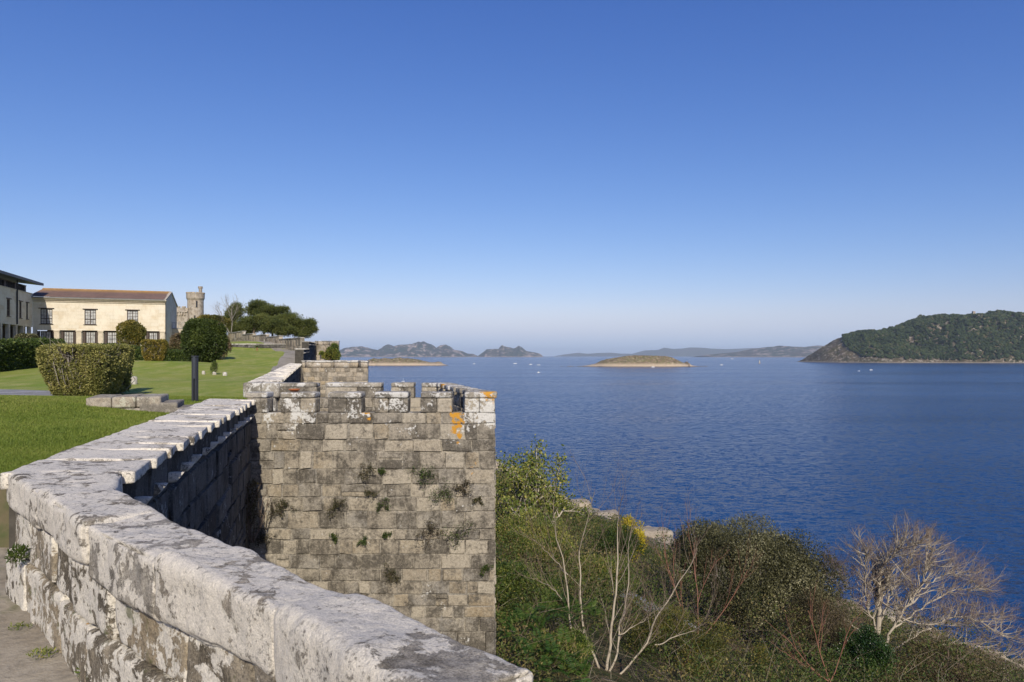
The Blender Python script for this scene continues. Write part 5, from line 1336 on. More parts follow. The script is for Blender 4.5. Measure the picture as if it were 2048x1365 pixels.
def bush(px, base, Y, wpx, hpx, label, mat, n, size, seed, lobes=None, name='bush', cat='bush', bark=B_brown, squash=1.0, hole=.3, up=.3, tbase=.5, group=None, stem=True, shell=.6, hf=None, sn=3, asp=.5, zb=None):
    rng = np.random.default_rng(seed); s = Y / F; p = at(px, base, Y); 
    if zb is not None: p[2] = zb
    elif Y > 17 and Y < 75: p[2] = float(lz(p[:1], p[1:2])[0]) - .03
    W, H = wpx * s / 2, hpx * s
    t = thing(name, p, label, cat, group)
    if lobes is None:
        lobes = [((0, 0, H * .5), (W * .85, W * .8, H * .48))]
        for i in range(11):
            a = rng.uniform(0, 6.28); e = rng.uniform(-.25, .95); lobes.append(((math.cos(a) * W * .5 * math.cos(e), math.sin(a) * W * .5 * math.cos(e), H * (.5 + .33 * math.sin(e))), (W * .42, W * .42, H * .22)))
    else: lobes = [((a * s, rng.uniform(-.4, .4) * c * s, b_ * s), (c * s, c * s, d * s)) for a, b_, c, d in lobes]
    foliage('foliage', t, lobes, n, size, mat, rng, shell, hole, hf or (1.6 / max(W, .2)), asp, up, tbase=tbase, seed=seed)
    if stem: stems('stems', t, (0, 0, 0), sn, H * .75, max(.012, W * .04), bark, rng, .35, 1, (3, 4))
    return t
bush(409, 729, 45, 100, 92, 'big dense dark green round yew bush on the lawn behind the lamp', L_dark, 42000, .13, 7, hole=.22, up=.0, shell=.75, tbase=.5)
bush(262, 697, 68, 60, 60, 'domed golden green bush in front of the long building', L_yel, 16000, .15, 8, shell=.8, hole=.1, tbase=.42)
bush(54, 690, 60, 50, 34, 'round bush with pale flowering top at the corner of the wing', L_olive, 9000, .14, 9, shell=.8, hole=.1, tbase=.55)
bush(372, 702, 60, 72, 56, 'loose reddish green shrub against the gable behind the yew', L_red, 14000, .15, 10, hole=.4)
bush(436, 700, 62, 56, 54, 'purplish brown shrub right behind the dark yew bush', L_red, 9000, .15, 11, hole=.4, tbase=.6)
bush(425, 664, 118, 80, 34, 'rounded yellow green bank of shrubs below the castle tower', L_yel, 12000, .25, 12, tbase=.35, hole=.1)
bush(428, 751, 33, 17, 29, 'little upright twiggy plant between white stones on the lawn', L_box, 900, .06, 13, hole=.1, name='small_shrub', cat='plant', up=1.2, tbase=.6, asp=.3)
def palm():
    rng = np.random.default_rng(3); p = at(514, 701, 78); t = thing('palm', p, 'tiny young palm tree in front of the low grey retaining wall', 'palm')
    a = MB(); tube(a, [(0, 0, -.05), (.02, 0, .35)], .10, .07, 8); a.build('trunk', plain_mat('palm_bark', (.28, .17, .08), .9), t)
    f = MB()
    for i in range(26):
        an = rng.uniform(0, 6.28); el = rng.uniform(.1, 1.4); L = rng.uniform(.5, .75); d = np.array([math.cos(an) * math.cos(el), math.sin(an) * math.cos(el), math.sin(el)])
        pts = [np.array([0, 0, .33]) + d * L * q - np.array([0, 0, .35 * q * q]) for q in np.linspace(0, 1, 5)]
        sd = np.cross(d, [0, 0, 1]); sd /= np.linalg.norm(sd) + 1e-9; V = []
        for q, pp in zip(np.linspace(0, 1, 5), pts): ww = .055 * math.sin(math.pi * min(.98, q * .85 + .1)); V += [pp - sd * ww - [0, 0, .02], pp, pp + sd * ww - [0, 0, .02]]
        Fq = [[3 * k + j, 3 * k + j + 1, 3 * k + 4 + j, 3 * k + 3 + j] for k in range(4) for j in range(2)]; f.add(V, np.array(Fq), rng.uniform(.5, 1))
    f.build('fronds', L_box, t)
palm()

# pines beyond the stepped battlement
def pine(px, base, Y, lobes, label, seed, n=9000, size=.36, trunk_px=0, mat=L_pine, hole=.2, zroot=None):
    rng = np.random.default_rng(seed); s = Y / F; p = at(px, base, Y); t = thing('pine_tree', p, label, 'tree', 'pines beyond the battlement')
    LB = []
    for (a, b_, c, d) in lobes:
        for q in range(9):
            an = rng.uniform(0, 6.28); rr = rng.uniform(.1, .8); LB.append((((a + math.cos(an) * c * rr) * s, math.sin(an) * c * rr * s, (b_ + rng.uniform(-.6, .6) * d) * s), (c * .50 * s, c * .50 * s, d * .58 * s)))
    foliage('crown', t, LB, n * 2, size, mat, rng, .25, hole, .55, .22, .45, tvar=.2, tbase=.5, seed=seed, clump=3, spread=.18)
    mb = MB(); top = max(b_ for a, b_, c, d in lobes) * s
    tube(mb, [(0, 0, -4), (trunk_px * s * .4, 0, top * .4), (trunk_px * s, 0, top * .85)], .28, .1, 8)
    mb.build('trunk', B_brown, t, True); mb = MB()
    for (x, y, z), r in LB[::2]:
        k = rng.uniform(.3, .8); q0 = np.array([trunk_px * s * k, 0, top * .85 * k]); q1 = np.array([x, y, z]); tube(mb, [q0, (q0 + q1) / 2 + rng.normal(size=3) * .3, q1], .09, .03, 5)
    mb.build('branches', B_grey, t, True)
Yp = 126.
pine(466, 675, Yp, [(0, 42, 22, 14), (6, 58, 14, 12), (-12, 28, 14, 10), (4, 18, 24, 12)], 'narrow ragged pine at the left end of the pine group', 21)
pine(527, 675, Yp + 2, [(0, 61, 34, 9), (28, 54, 22, 8), (-18, 52, 20, 8), (6, 48, 30, 7)], 'tallest umbrella pine in the middle of the pine group', 22, 10000, trunk_px=4)
pine(508, 675, Yp - 3, [(-8, 24, 26, 12), (10, 36, 20, 9), (-22, 14, 20, 9)], 'bushy low pine under the tallest umbrella pine', 23, 9000)
pine(557, 676, Yp - 4, [(0, 30, 34, 13), (10, 40, 24, 8), (-20, 22, 20, 10), (14, 15, 26, 10)], 'broad spreading pine right of the tallest umbrella pine', 24, 12000)
pine(602, 678, Yp - 2, [(0, 24, 26, 10), (14, 32, 17, 8), (4, 12, 22, 8), (20, 20, 11, 7), (-14, 32, 16, 9)], 'rightmost wind-bent pine leaning out above the sea', 25, 11000, trunk_px=8)

def bare(name, base, label, stems_, rng, cat='tree', maxl=3, kids=(4, 6), lvl_mats=(B_pale, B_pale, B_red), group=None, **kw):
    """a leafless tree: stems_ = [(direction, length, radius)]"""
    t = thing(name, base, label, cat, group); out = {}
    for d, L, r in stems_: grow(out, np.zeros(3), np.array(d, float), L, r, 0, maxl, rng, kids, **kw)
    a, c = MB(), MB()
    for l, LL in out.items():
        for p, r0, r1 in LL: tube(a if l <= maxl - 2 else c, p, r0, r1, 7 if l == 0 else 5 if l < maxl else 3)
    a.build('trunk', lvl_mats[0], t, True); c.build('twigs', lvl_mats[2], t, True)
    return t, out
pine(545, 675, Yp + 6, [(0, 30, 62, 17), (-30, 26, 30, 14), (30, 22, 34, 12)], 'broad dense dark pine mass behind the other pines', 26, 15000)
bare('bare_tree', at(462, 672, Yp - 8), 'thin leafless tree with fine twigs at the left edge of the pines', [((-.25, 0, 1), 4.6, .08), ((.1, .1, 1), 5.2, .09)], np.random.default_rng(8), maxl=3, lvl_mats=(B_grey, 0, B_grey), trop=.05, spread=.6)

# shrub growing on the face of the farthest tower
bush(660, 722, 77.6, 38, 38, 'green bush with red berries climbing over the face of the farthest tower', L_slope, 5000, .15, 31, lobes=[(-6, 8, 12, 9), (4, 18, 11, 10), (9, 28, 7, 8), (12, 10, 9, 12), (-16, 14, 6, 5)], hole=.2, tbase=.65)

# ---- slope below the walls
def scrub():
    rng = np.random.default_rng(77); PP, DD, TT, SS = [], [], [], []
    n = 1800; y = 12 + (rng.random(n) ** .75) * 105; y[:420] = rng.uniform(14, 40, 420); xm = np.interp(y, SH[:, 1], SH[:, 0]); x0 = np.maximum(wx(np.maximum(y, 4.6)) + .3, -8)
    x = x0 + rng.random(n) * (xm - 4 - x0)
    keep = (x / y < .80); x, y = x[keep], y[keep]
    # leave the concrete path open
    pth = np.array([(5.2, 50), (6.4, 46), (7.6, 42), (8.4, 38), (9.2, 34)], float)
    dp = np.full(len(x), 99.)
    for a, c in zip(pth[:-1], pth[1:]):
        ab = c - a; q = np.stack([x, y], 1) - a; tt = np.clip(q @ ab / (ab @ ab), 0, 1); dp = np.minimum(dp, np.linalg.norm(q - tt[:, None] * ab, axis=1))
    z = hz(x, y); d = shore_d(x, y); pxs = x / y
    for i in range(len(x)):
        if d[i] < 4.5 and rng.random() < .7: continue
        pq = pxs[i] * F + 1024
        if y[i] > 68 and (1100 < pq < 1232 or 1268 < pq < 1365) and d[i] < 16: continue
        if y[i] < 25 and 1120 < pq < 1330 and rng.random() < .8: continue
        r = rng.uniform(.8, 2.2) * (1.0 if d[i] > 10 else .6); h = r * rng.uniform(.8, 1.7)
        if d[i] < 15: h *= .55
        if dp[i] < 1.6: r *= .35; h *= .3
        if pxs[i] > .02 and y[i] < 30: h *= .7
        m = int(60 + 46000 * r * r / (y[i] ** 1.55) * .45); m = min(m, 1500)
        dd = rng.normal(size=(m, 3)); dd /= np.linalg.norm(dd, axis=1, keepdims=True); dd[:, 2] = np.abs(dd[:, 2]) - .25
        rad = rng.uniform(.55, 1.05, m) ** .6
        P = np.array([x[i], y[i], z[i] + h * .35]) + dd * np.array([r, r, h]) * rad[:, None]
        PP.append(P); DD.append(dd + rng.normal(size=(m, 3)) * .8 + [0, 0, .4])
        kind = np.clip(.45 + .5 * float(fbm(np.array([[x[i] / 9, y[i] / 9, 0]]), 3, 5)[0]) + rng.normal() * .13, 0, 1)
        TT.append(np.clip(kind + rng.normal(size=m) * .2, 0, 1)); SS.append(np.full(m, .045 + .0019 * y[i]) * rng.uniform(.6, 1.5, m))
    P = np.concatenate(PP); D = np.concatenate(DD); t = np.concatenate(TT); s = np.concatenate(SS)
    V, Fq = leaf_quads(P, D, s, rng, .5)
    o = mesh('scrub', V, Fq, M_scrub, None, False, {'tint': np.repeat(t, 4)})
    tag(o, 'tangled green and brown undergrowth covering the slope below the walls', 'undergrowth', kind='stuff')
M_scrub = leaf_mat('scrub_leaves', [(.014, .028, .006), (.036, .066, .010), (.072, .105, .018), (.105, .105, .028), (.15, .12, .05), (.24, .19, .07)], .6, .2)
scrub()

def slope_bush(px, top, Y, wpx, label, mat, n, size, seed, hfac=None, bark=B_brown, hole=.3, tbase=.5, name='shrub', cat='shrub', up=.4, sn=5, asp=.5, shell=.5, group=None, flat=1.0):
    rng = np.random.default_rng(seed); s = Y / F; x = (px - 1024) * s; zt = (712 - top) * s; zb = float(hz(np.array([x]), np.array([Y]))[0]) - .2
    H = zt - zb; W = wpx * s / 2; t = thing(name, (x, Y, zb), label, cat, group)
    lobes = []
    for i in range(26):
        a = rng.uniform(0, 6.28); e = math.asin(rng.uniform(-.2, 1)); rr = rng.uniform(.45, .78); q = rng.uniform(.22, .38)
        lobes.append(((math.cos(a) * W * rr * math.cos(e), math.sin(a) * W * flat * rr * math.cos(e), H * .52 + H * .43 * rr * math.sin(e) * 1.1), (W * q, W * q * flat, H * q * .55)))
    lobes.append(((0, 0, H * .5), (W * .6, W * .6 * flat, H * .36)))
    foliage('foliage', t, lobes, n, size, mat, rng, shell, hole, 2.2 / max(W, .3), asp, up, tvar=.2, tbase=tbase, seed=seed, clump=2, spread=size * .8)
    stems('stems', t, (0, 0, 0), sn, H * .62, max(.03, W * .025), bark, rng, .55, 2, (3, 4), trop=.1)
    return t
slope_bush(1486, 1036, 38, 355, 'large round grey green tree with silvery highlights in its leaf colour below the wall', L_olive, 95000, .11, 41, tbase=.48, name='broadleaf_tree', cat='tree', hole=.25, bark=B_grey)
slope_bush(1235, 1052, 56, 120, 'deep green leafy shrub standing beside the yellow leaved one', L_box, 16000, .14, 42, tbase=.35)
slope_bush(1264, 1036, 60, 70, 'shrub with bright yellow autumn leaves next to the shore boulders', L_bright, 9000, .16, 43, tbase=.5, hole=.35)
slope_bush(1060, 1030, 40, 190, 'wide tangle of yellowish green bushes close to the tower corner', L_slope, 42000, .10, 44, tbase=.6, hole=.25)
slope_bush(1035, 1130, 27, 200, 'mid green bushy shrub low beside the nearest tower', L_slope, 42000, .08, 45, tbase=.45, hole=.2)
slope_bush(1195, 1110, 38, 170, 'olive brown leafy shrub behind the multi-stemmed bare tree', L_slope, 30000, .09, 46, tbase=.5)
slope_bush(1400, 1235, 26, 300, 'yellow spotted dark shrub at the bottom centre under the silvery tree', L_yel, 46000, .065, 47, tbase=.22, hole=.3)
slope_bush(1640, 1180, 33, 150, 'brown twiggy shrub between the silvery tree and the pale bare tree', L_brown, 16000, .07, 48, tbase=.45, hole=.5, sn=12)
slope_bush(1730, 1262, 31, 120, 'glossy dark ivy clad bush at the foot of the pale bare tree', L_ivy, 24000, .085, 49, tbase=.5, name='ivy_bush')
slope_bush(1900, 1290, 33, 330, 'low brown and yellow flecked thicket in the bottom right corner', L_brown, 30000, .07, 50, tbase=.6, hole=.35, sn=14)
slope_bush(1130, 1262, 21, 130, 'leafy green shrub behind the last coping stone of the parapet', L_slope, 20000, .06, 51, tbase=.5)

def ferns():
    rng = np.random.default_rng(9)
    for q, (px, py, Y, label) in enumerate([(1035, 1215, 19, 'dark green fern clump close to the tower foot'), (1085, 1290, 16.5, 'fern clump with browning fronds just past the parapet end'), (1120, 1190, 22, 'upper fern clump left of the bare tree stems')]):
        p = at(px, py, Y); p[2] -= .5; t = thing('fern', p, label, 'fern', 'ferns on the slope'); P, D, TT = [], [], []
        for i in range(46):
            a = rng.uniform(0, 6.28); L = rng.uniform(.7, 1.25); el = rng.uniform(.5, 1.25); d = np.array([math.cos(a) * math.cos(el), math.sin(a) * math.cos(el), math.sin(el)]); o = rng.normal(size=3) * np.array([.5, .5, .1]); sd = np.cross(d, [0, 0, 1]); sd /= np.linalg.norm(sd); tt = rng.uniform(.2, .75)
            for u in np.linspace(.1, 1, 26):
                c = o + d * L * u - np.array([0, 0, .55 * L * u * u])
                for sg in (-1, 1): P.append(c); D.append((sd * sg + d * .35) * (1.05 - u) * .20 * L); TT.append(tt)
        P, D = np.array(P), np.array(D); V, Fq = leaf_quads(P, D, np.linalg.norm(D, axis=1), rng, .22); mesh('fronds', V, Fq, L_fern, t, False, {'tint': np.repeat(np.clip(np.array(TT) + rng.normal(size=len(TT)) * .1, 0, 1), 4)})
ferns()

# fig tree with pale limbs right of the tower
def fig():
    rng = np.random.default_rng(61); Y = 52.; s = Y / F; x = (1030 - 1024) * s; zb = float(hz(np.array([x]), np.array([Y]))[0])
    st = [((math.cos(a) * .9, math.sin(a) * .9, rng.uniform(.7, 1.6)), rng.uniform(5.4, 7.0), .11) for a in np.linspace(0, 6.28, 10)]
    t, out = bare('fig_tree', (x, Y, -15.2), 'spreading fig tree with pale crooked limbs and yellowing leaves beside the tower edge', st, rng, maxl=2, kids=(5, 7), lvl_mats=(B_pale, 0, B_pale), trop=.10, wob=.45, spread=.7, ratio=.5)
    P = np.concatenate([p[2:] for l in (1, 2) for p, a, b_ in out[l]]); P = np.repeat(P, 7, 0) + rng.normal(size=(len(P) * 7, 3)) * .28; P = P[P[:, 2] > .6]
    V, Fq = leaf_quads(P, rng.normal(size=P.shape) + [0, 0, .5], .20, rng, .8); mesh('leaves', V, Fq, L_slope, t, False, {'tint': np.repeat(np.clip(.62 + rng.normal(size=len(P)) * .2, 0, 1), 4)})
fig()
# multi-stemmed bare tree
def stem_tree():
    rng = np.random.default_rng(71); Y = 22.; base = at(1212, 1368, Y); base[2] -= .3; s = Y / F
    t = thing('bare_tree', base, 'leafless tree of several pale upright stems with red shoots beyond the parapet end', 'tree')
    main = [([(1200, 1362), (1160, 1335), (1148, 1290), (1135, 1200), (1130, 1130), (1108, 1060), (1104, 1000)], .075), ([(1204, 1358), (1185, 1310), (1165, 1260), (1162, 1180), (1158, 1120), (1166, 1060), (1190, 985)], .07),
            ([(1210, 1360), (1218, 1300), (1228, 1230), (1230, 1180), (1234, 1120), (1236, 1050), (1240, 1010)], .085), ([(1214, 1358), (1236, 1310), (1238, 1270), (1252, 1230), (1262, 1180), (1260, 1100), (1275, 1040)], .06),
            ([(1220, 1364), (1268, 1330), (1300, 1265), (1320, 1220), (1352, 1180), (1388, 1120), (1398, 1095)], .06),
            ([(1310, 1290), (1345, 1275), (1380, 1262), (1405, 1240), (1412, 1215)], .03), ([(1150, 1310), (1120, 1300), (1100, 1285), (1085, 1262)], .025), ([(1135, 1215), (1110, 1180), (1080, 1160), (1060, 1150)], .025),
            ([(1240, 1270), (1290, 1240), (1300, 1225)], .03), ([(1135, 1150), (1110, 1120), (1080, 1090), (1068, 1075)], .025)]
    a, c = MB(), MB(); out = {}
    for pts, r in main:
        dep = rng.uniform(-.8, .8); P = np.array([[(px - 1024) / F * Y, Y + dep * (i / len(pts)), (712 - py) / F * Y] for i, (px, py) in enumerate(pts)]) - base
        # resample smoothly
        u = np.linspace(0, 1, len(P)); uu = np.linspace(0, 1, 22); Q = np.stack([np.interp(uu, u, P[:, k]) for k in range(3)], 1); kk = np.array([.25, .5, .25])
        for _ in range(3): Q[1:-1] = (Q[:-2] + 2 * Q[1:-1] + Q[2:]) / 4
        wv = rng.normal(size=(22, 3)) * .04; wv[1:-1] = (wv[:-2] + 2 * wv[1:-1] + wv[2:]) / 4; wv[0] = 0; Q = Q + wv
        r *= .62; tube(a, Q[:16], r, r * .4, 8, 'r'); tube(c, Q[15:], r * .4, .005, 5, 'r')
        for i in range(4, 21):
            if rng.random() < (.9 if r > .02 else .6):
                d = (Q[min(i + 1, 21)] - Q[i - 1]); d /= np.linalg.norm(d); e = rng.normal(size=3); e[2] = abs(e[2]) * .5
                grow(out, Q[i], d * .75 + e * .42, rng.uniform(.7, 1.9), max(.006, r * .3 * (1.1 - i / 22)), 1, 3, rng, (2, 4), trop=.14, wob=.16, ratio=.6, spread=.5, nseg=5)
    for l, LL in out.items():
        for p, r0, r1 in LL: tube(c, p, r0, r1, 4 if l < 3 else 3, 'r')
    a.build('trunk', B_stem, t, True); c.build('twigs', B_stem, t, True)
stem_tree()
# large pale bare tree on the right
def pale_tree():
    rng = np.random.default_rng(83); Y = 37.; base = at(1748, 1345, Y); base[2] = min(base[2], float(hz(np.array([base[0]]), np.array([Y]))[0])); s = Y / F
    t = thing('bare_tree', base, 'wide leafless tree with whitish branches and a haze of red twigs at the right', 'tree')
    main = [([(1746, 1350), (1752, 1310), (1756, 1260), (1758, 1200), (1756, 1165)], .21), ([(1752, 1290), (1742, 1240), (1722, 1210), (1712, 1170), (1706, 1120), (1700, 1085)], .08),
            ([(1757, 1200), (1750, 1160), (1748, 1120), (1765, 1090), (1790, 1072)], .09), ([(1756, 1300), (1785, 1260), (1810, 1215), (1840, 1180), (1846, 1140), (1856, 1100)], .10),
            ([(1757, 1250), (1775, 1200), (1790, 1160), (1815, 1120), (1825, 1090)], .07), ([(1762, 1320), (1810, 1290), (1870, 1260), (1930, 1232), (1990, 1262), (2030, 1285)], .08),
            ([(1765, 1325), (1830, 1310), (1900, 1290), (1960, 1290), (2010, 1320), (2060, 1340)], .07), ([(1790, 1255), (1850, 1220), (1920, 1195), (1975, 1190), (2010, 1200)], .06),
            ([(1712, 1200), (1690, 1170), (1670, 1150), (1655, 1145)], .04), ([(1740, 1280), (1700, 1250), (1685, 1235), (1660, 1240)], .04), ([(1820, 1200), (1870, 1165), (1920, 1150), (1960, 1160)], .05), ([(1735, 1350), (1790, 1345), (1850, 1325), (1920, 1310), (1990, 1345)], .06),
            ([(1800, 1235), (1830, 1245), (1900, 1240), (1960, 1225)], .045)]
    a, c, e_ = MB(), MB(), MB(); out = {}
    for j, (pts, r) in enumerate(main):
        dep = rng.uniform(-2.2, 2.2) if j else 0; P = np.array([[(px - 1024) / F * Y, Y + dep * (i / len(pts)), (712 - py) / F * Y] for i, (px, py) in enumerate(pts)]) - base
        u = np.linspace(0, 1, len(P)); uu = np.linspace(0, 1, 22); Q = np.stack([np.interp(uu, u, P[:, k]) for k in range(3)], 1)
        for _ in range(3): Q[1:-1] = (Q[:-2] + 2 * Q[1:-1] + Q[2:]) / 4
        Q[1:-1] += rng.normal(size=(20, 3)) * .05
        r *= .75
        tube(a, Q, r, r * (.7 if j == 0 else .22), 8, 'r')
        for i in range(5 if j else 14, 22):
            for _ in range(3):
                d = (Q[min(i + 1, 21)] - Q[i - 1]); d /= np.linalg.norm(d); e = rng.normal(size=3); e[2] += .35
                grow(out, Q[i], d * .9 + e * .55, rng.uniform(.8, 1.6), max(.013, r * .36), 1, 4, rng, (3, 4), trop=.07, wob=.3, ratio=.60, spread=.6, nseg=5, rk=.62)
    for l, LL in out.items():
        for p, r0, r1 in LL: tube(a if l < 3 else c, p, r0, r1, 5 if l < 3 else 3, 'r')
    a.build('trunk', B_stem, t, True); c.build('twigs', B_stem, t, True)
pale_tree()
# shoots at the bottom right and above the thicket
bare('sapling', at(1660, 1365, 24), 'young red barked shoots curving up at the bottom edge', [((-.9, 0, .6), 2.4, .022), ((-.3, .2, 1), 2.6, .022), ((.5, .1, .9), 2.4, .02), ((-1.1, .2, .3), 2.0, .018)], np.random.default_rng(5), 'sapling', 2, (3, 4), (B_red, 0, B_red), trop=.1, spread=.4)
bare('sapling', at(1395, 1290, 30), 'thin red shoots rising in front of the silvery tree', [((-.5, 0, 1), 4.2, .03), ((.1, .2, 1), 4.4, .03), ((.5, .1, .9), 4.0, .025)], np.random.default_rng(6), 'sapling', 3, (3, 4), (B_red, 0, B_red), trop=.08, spread=.4)

# plants rooted in the tower masonry
def wall_plant(px, py, w_, kind, label, seed, Y=13.62):
    rng = np.random.default_rng(seed); p = at(px, py, Y); t = thing('wall_plant', p, label, 'plant', 'plants rooted in the tower wall'); s = w_ / 100.
    out = {}
    for i in range(7 if w_ > 30 else 4): grow(out, np.zeros(3), np.array([rng.uniform(-1, 1), -.45, rng.uniform(-.5, .9)]), s * rng.uniform(.4, .75), .005, 0, 1, rng, (3, 5), trop=-.03, wob=.5, spread=.8, nseg=5)
    mb = MB()
    for l, LL in out.items():
        for q, a, b_ in LL:
            q = q.copy(); q[:, 1] = np.minimum(q[:, 1], -.015); tube(mb, q, max(a, .002), .0015, 3)
    mb.build('stalks', B_brown, t, True)
    P = np.concatenate([q for l, LL in out.items() for q, a, b_ in LL]); m = 3; P = np.repeat(P, m, 0) + rng.normal(size=(len(P) * m, 3)) * s * .08; P[:, 1] = np.minimum(P[:, 1], -.01)
    V, Fq = leaf_quads(P, rng.normal(size=P.shape) + [0, -.4, .2], .028, rng, .5); mesh('leaves', V, Fq, [L_slope, L_red, L_brown][kind], t, False, {'tint': np.repeat(np.clip(rng.normal(size=len(P)) * .2 + .15, 0, 1), 4)})
WP = [(842, 952, 56, 0, 'dark trailing plant high on the right half of the tower face'), (884, 985, 44, 0, 'drooping plant just below and right of the dark trailing one'), (924, 975, 32, 2, 'dry brown tuft near the right edge of the tower face'), (912, 1068, 52, 0, 'largest green bush rooted low on the right of the tower face'),
      (862, 1066, 44, 2, 'thin sprawling twigs left of the largest wall bush'), (735, 944, 34, 1, 'reddish tuft in a joint below the third embrasure'), (768, 944, 16, 0, 'small green cushion right of the reddish tuft'), (746, 985, 22, 1, 'small reddish tuft in the middle of the tower face'),
      (672, 1014, 44, 1, 'wide red brown cushion on the left half of the tower face'), (574, 1010, 34, 1, 'red brown tuft near the left edge of the tower face'), (545, 1022, 30, 2, 'dry tuft beside the shadow edge of the tower face'), (765, 1010, 24, 0, 'green and red tuft below the middle of the tower face'),
      (668, 1078, 20, 0, 'small green tuft right above the foreground parapet'), (728, 1084, 18, 0, 'flat green sprig low on the tower face'), (774, 1070, 14, 0, 'tiny bright green sprig below a pale joint'), (785, 1146, 34, 1, 'reddish tuft low on the tower face above the parapet stone'), (955, 1000, 14, 1, 'tiny red tuft by the right corner of the tower'), (520, 1078, 36, 2, 'dry grassy tuft at the dark foot of the tower corner'), (963, 1140, 26, 0, 'sprig of leaves low by the right corner of the tower')]
for i, a in enumerate(WP): wall_plant(*a, seed=300 + i)
# weeds along the walkway
def weed(x, y, z, r, h, label, seed, mat=L_slope, n=260, sz=.03):
    rng = np.random.default_rng(seed); t = thing('weed', (x, y, z), label, 'weed', 'weeds at the foot of the parapet')
    foliage('leaves', t, [((0, 0, h * .4), (r, r * .7, h * .5))], n, sz, mat, rng, .1, 0, 1, .3, 1.0, tbase=.6)
p = at(62, 1118, 4.62); weed(p[0] - .03, p[1] - .08, p[2], .07, .12, 'green fern tuft growing from a joint of the parapet', 1, L_box, 300)
p = at(66, 1240, 4.42); weed(p[0], 4.3, -1.72, .07, .03, 'sparse moss tuft at the foot of the far parapet stones', 2, n=90, sz=.02)
p = at(85, 1265, 3.9); weed(p[0], 3.9, -1.72, .08, .04, 'small mossy weed between walkway and parapet foot', 3, n=110, sz=.022)
p = at(195, 1355, 3.63); weed(p[0], 3.66, -1.72, .11, .10, 'bright green weed at the parapet foot by the bottom edge', 4, L_box, 300)
# twiggy growth at the dark inner corner between curtain wall and tower
bush(505, 1085, 13.0, 40, 130, 'dry leafy climber in the dark corner of curtain wall and tower', L_brown, 1600, .035, 91, hole=.4, sn=8, name='climber', cat='plant')

# shore boulders
M_rock = stone_mat('shore_rock', (.34, .28, .21), (.12, .10, .075), (.46, .40, .31), .0, .8, 0, .6, .35, .6, bump=1.2)
def boulder(px, py, Y, sz, seed):
    rng = np.random.default_rng(seed); p = at(px, py, Y); h = sz * rng.uniform(.5, .8)
    V, Fq = rough_hex(box8((-sz * .7, -sz * .5, -h * .7), (sz * 1.4, rng.uniform(-.3, .3), 0), (rng.uniform(-.3, .3), sz, 0), (rng.uniform(-.3, .3), rng.uniform(-.3, .3), h * 1.3)), (9, 8, 7), sz * .22, sz * .13, 1.3 / sz, seed, 4)
    o = mesh('boulder', V, Fq, M_rock, None, False, {'tint': np.full(len(V), rng.uniform(.1, .9))}); o.location = tuple(p); tag(o, 'rugged tan boulder lying along the shore below the slope', 'boulder', 'boulders along the shore')
rb = np.random.default_rng(66)
BO = [(1150, 1020, 3.4), (1135, 1030, 2.4), (1175, 1033, 3), (1160, 1045, 2.6), (1190, 1048, 3), (1210, 1040, 3), (1200, 1062, 2.4), (1176, 1060, 2), (1148, 1048, 2), (1125, 1040, 2.2), (1230, 1068, 2.4),
      (1300, 1082, 4.2), (1325, 1096, 3.4), (1290, 1098, 2.0), (1305, 1108, 2.8), (1330, 1112, 2.6), (1290, 1118, 2), (1312, 1122, 2), (1340, 1090, 2), (1275, 1110, 1.6), (1345, 1105, 2.4), (1360, 1098, 2)]
for i, (a, b_, s_) in enumerate(BO):
    Y = (-SEA - 1.2) * F / (b_ + 6 - 712) * (.98); Y = min(Y, 118); boulder(a, b_, Y, s_, 500 + i)
def shore_rocks():
    rng = np.random.default_rng(4); mb = MB()
    for i in range(420):
        y = rng.uniform(40, 190); x = float(np.interp(y, SH[:, 1], SH[:, 0])) + rng.uniform(-5, 3.0); z = float(hz(np.array([x]), np.array([y]))[0]); s = rng.uniform(.5, 1.9)
        V, Fq = rough_hex(box8((x - s / 2, y - s / 2, max(z, SEA - .2) - s * .3), (s, 0, 0), (rng.uniform(-.3, .3), s, 0), (0, rng.uniform(-.2, .2), s * .7)), (3, 3, 3), s * .2, s * .2, 1.2 / s, i, 3); mb.add(V, Fq, rng.random())
    o = mb.build('shore_rocks', M_rock); tag(o, 'jumbled small rocks edging the shoreline', 'rocks', kind='stuff')
shore_rocks()

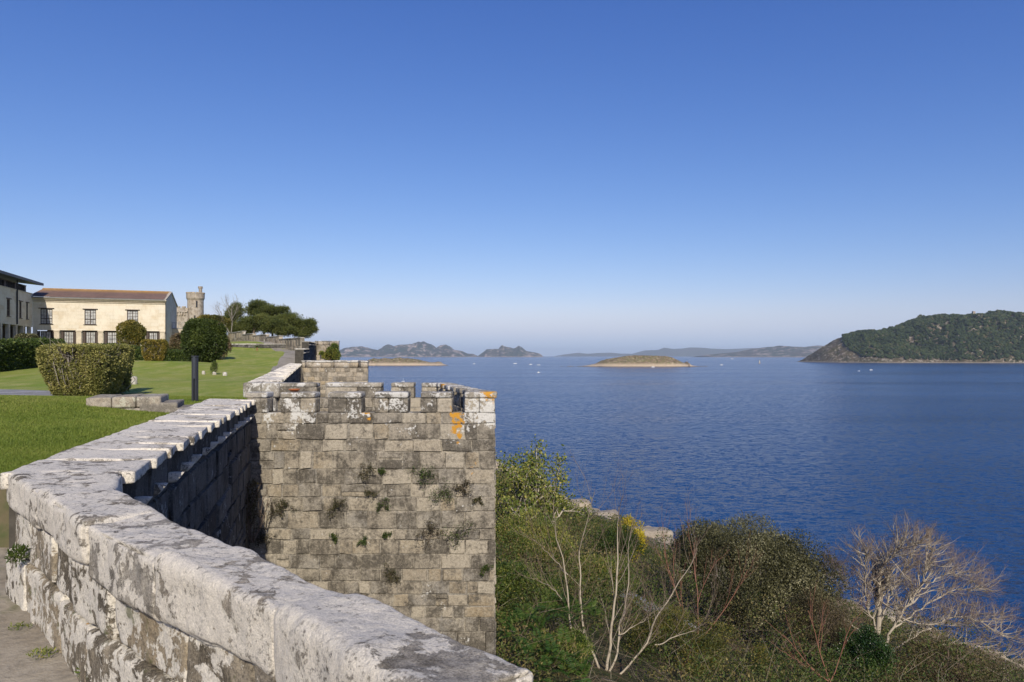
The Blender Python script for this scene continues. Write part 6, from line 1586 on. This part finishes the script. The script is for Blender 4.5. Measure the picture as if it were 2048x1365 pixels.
# grass blades on the near lawn
def blades():
    rng = np.random.default_rng(1); n = 260000; y = 6.02 + rng.random(n) ** 1.25 * 12; xr = np.interp(y, np.linspace(6, 20, 30), [lawn_right(v) for v in np.linspace(6, 20, 30)]); x = xr - rng.random(n) * (xr + y * .80 + .3).clip(.3)
    z = lz(x, y); P = np.stack([x, y, z - .004], 1); h = rng.uniform(.018, .045, n) * (1 + .3 * vnoise(P * 1.7, 3)); d = rng.normal(size=(n, 3)) * .45; d[:, 2] = 1; w_ = .0035 + .00035 * y
    sd = rng.normal(size=(n, 3)); sd[:, 2] = 0; sd /= np.linalg.norm(sd, axis=1, keepdims=True)
    V = np.stack([P - sd * w_[:, None], P + sd * w_[:, None], P + d * h[:, None]], 1).reshape(-1, 3)
    t = np.clip(.5 + rng.normal(size=n) * .2 + .3 * fbm(P * 1.2, 2, 4), 0, 1)
    o = mesh('grass', V, np.arange(3 * n).reshape(n, 3), leaf_mat('grass_blades', [(.08, .13, .018), (.14, .20, .028), (.21, .26, .04), (.30, .30, .09)], .6, .3), None, False, {'tint': np.repeat(t, 3)})
    tag(o, 'short mown grass blades on the lawn nearest the wall', 'grass', kind='stuff')
blades()
def dry_stems():
    rng = np.random.default_rng(55); mb = MB(); n = 0
    while n < 3000:
        y = rng.uniform(15, 75); x = rng.uniform(-4, .8 * y); 
        if shore_d(np.array([x]), np.array([y]))[0] < 6 or x < wx(y) + 1: continue
        z = float(hz(np.array([x]), np.array([y]))[0]); n += 1; h = rng.uniform(.6, 2.6); d = rng.normal(size=3) * .6; d[2] = abs(d[2]) * .4 + .5; p = np.array([x, y, z + rng.uniform(.1, 1.2)])
        q = p + d * h * .5 + rng.normal(size=3) * .15; e = q + (d * .7 + rng.normal(size=3) * .4) * h * .5 - [0, 0, .15 * h]
        tube(mb, [p, q, e], rng.uniform(.004, .010) * (.6 + y / 60), .002, 3, rng.random())
    o = mb.build('dry_stems', leaf_mat('dead_stems', [(.06, .035, .025), (.12, .08, .055), (.18, .145, .10), (.27, .24, .18)], .9, 0, .1)); tag(o, 'tangle of dead brown and grey stems rising out of the undergrowth', 'dead stems', kind='stuff')
dry_stems()
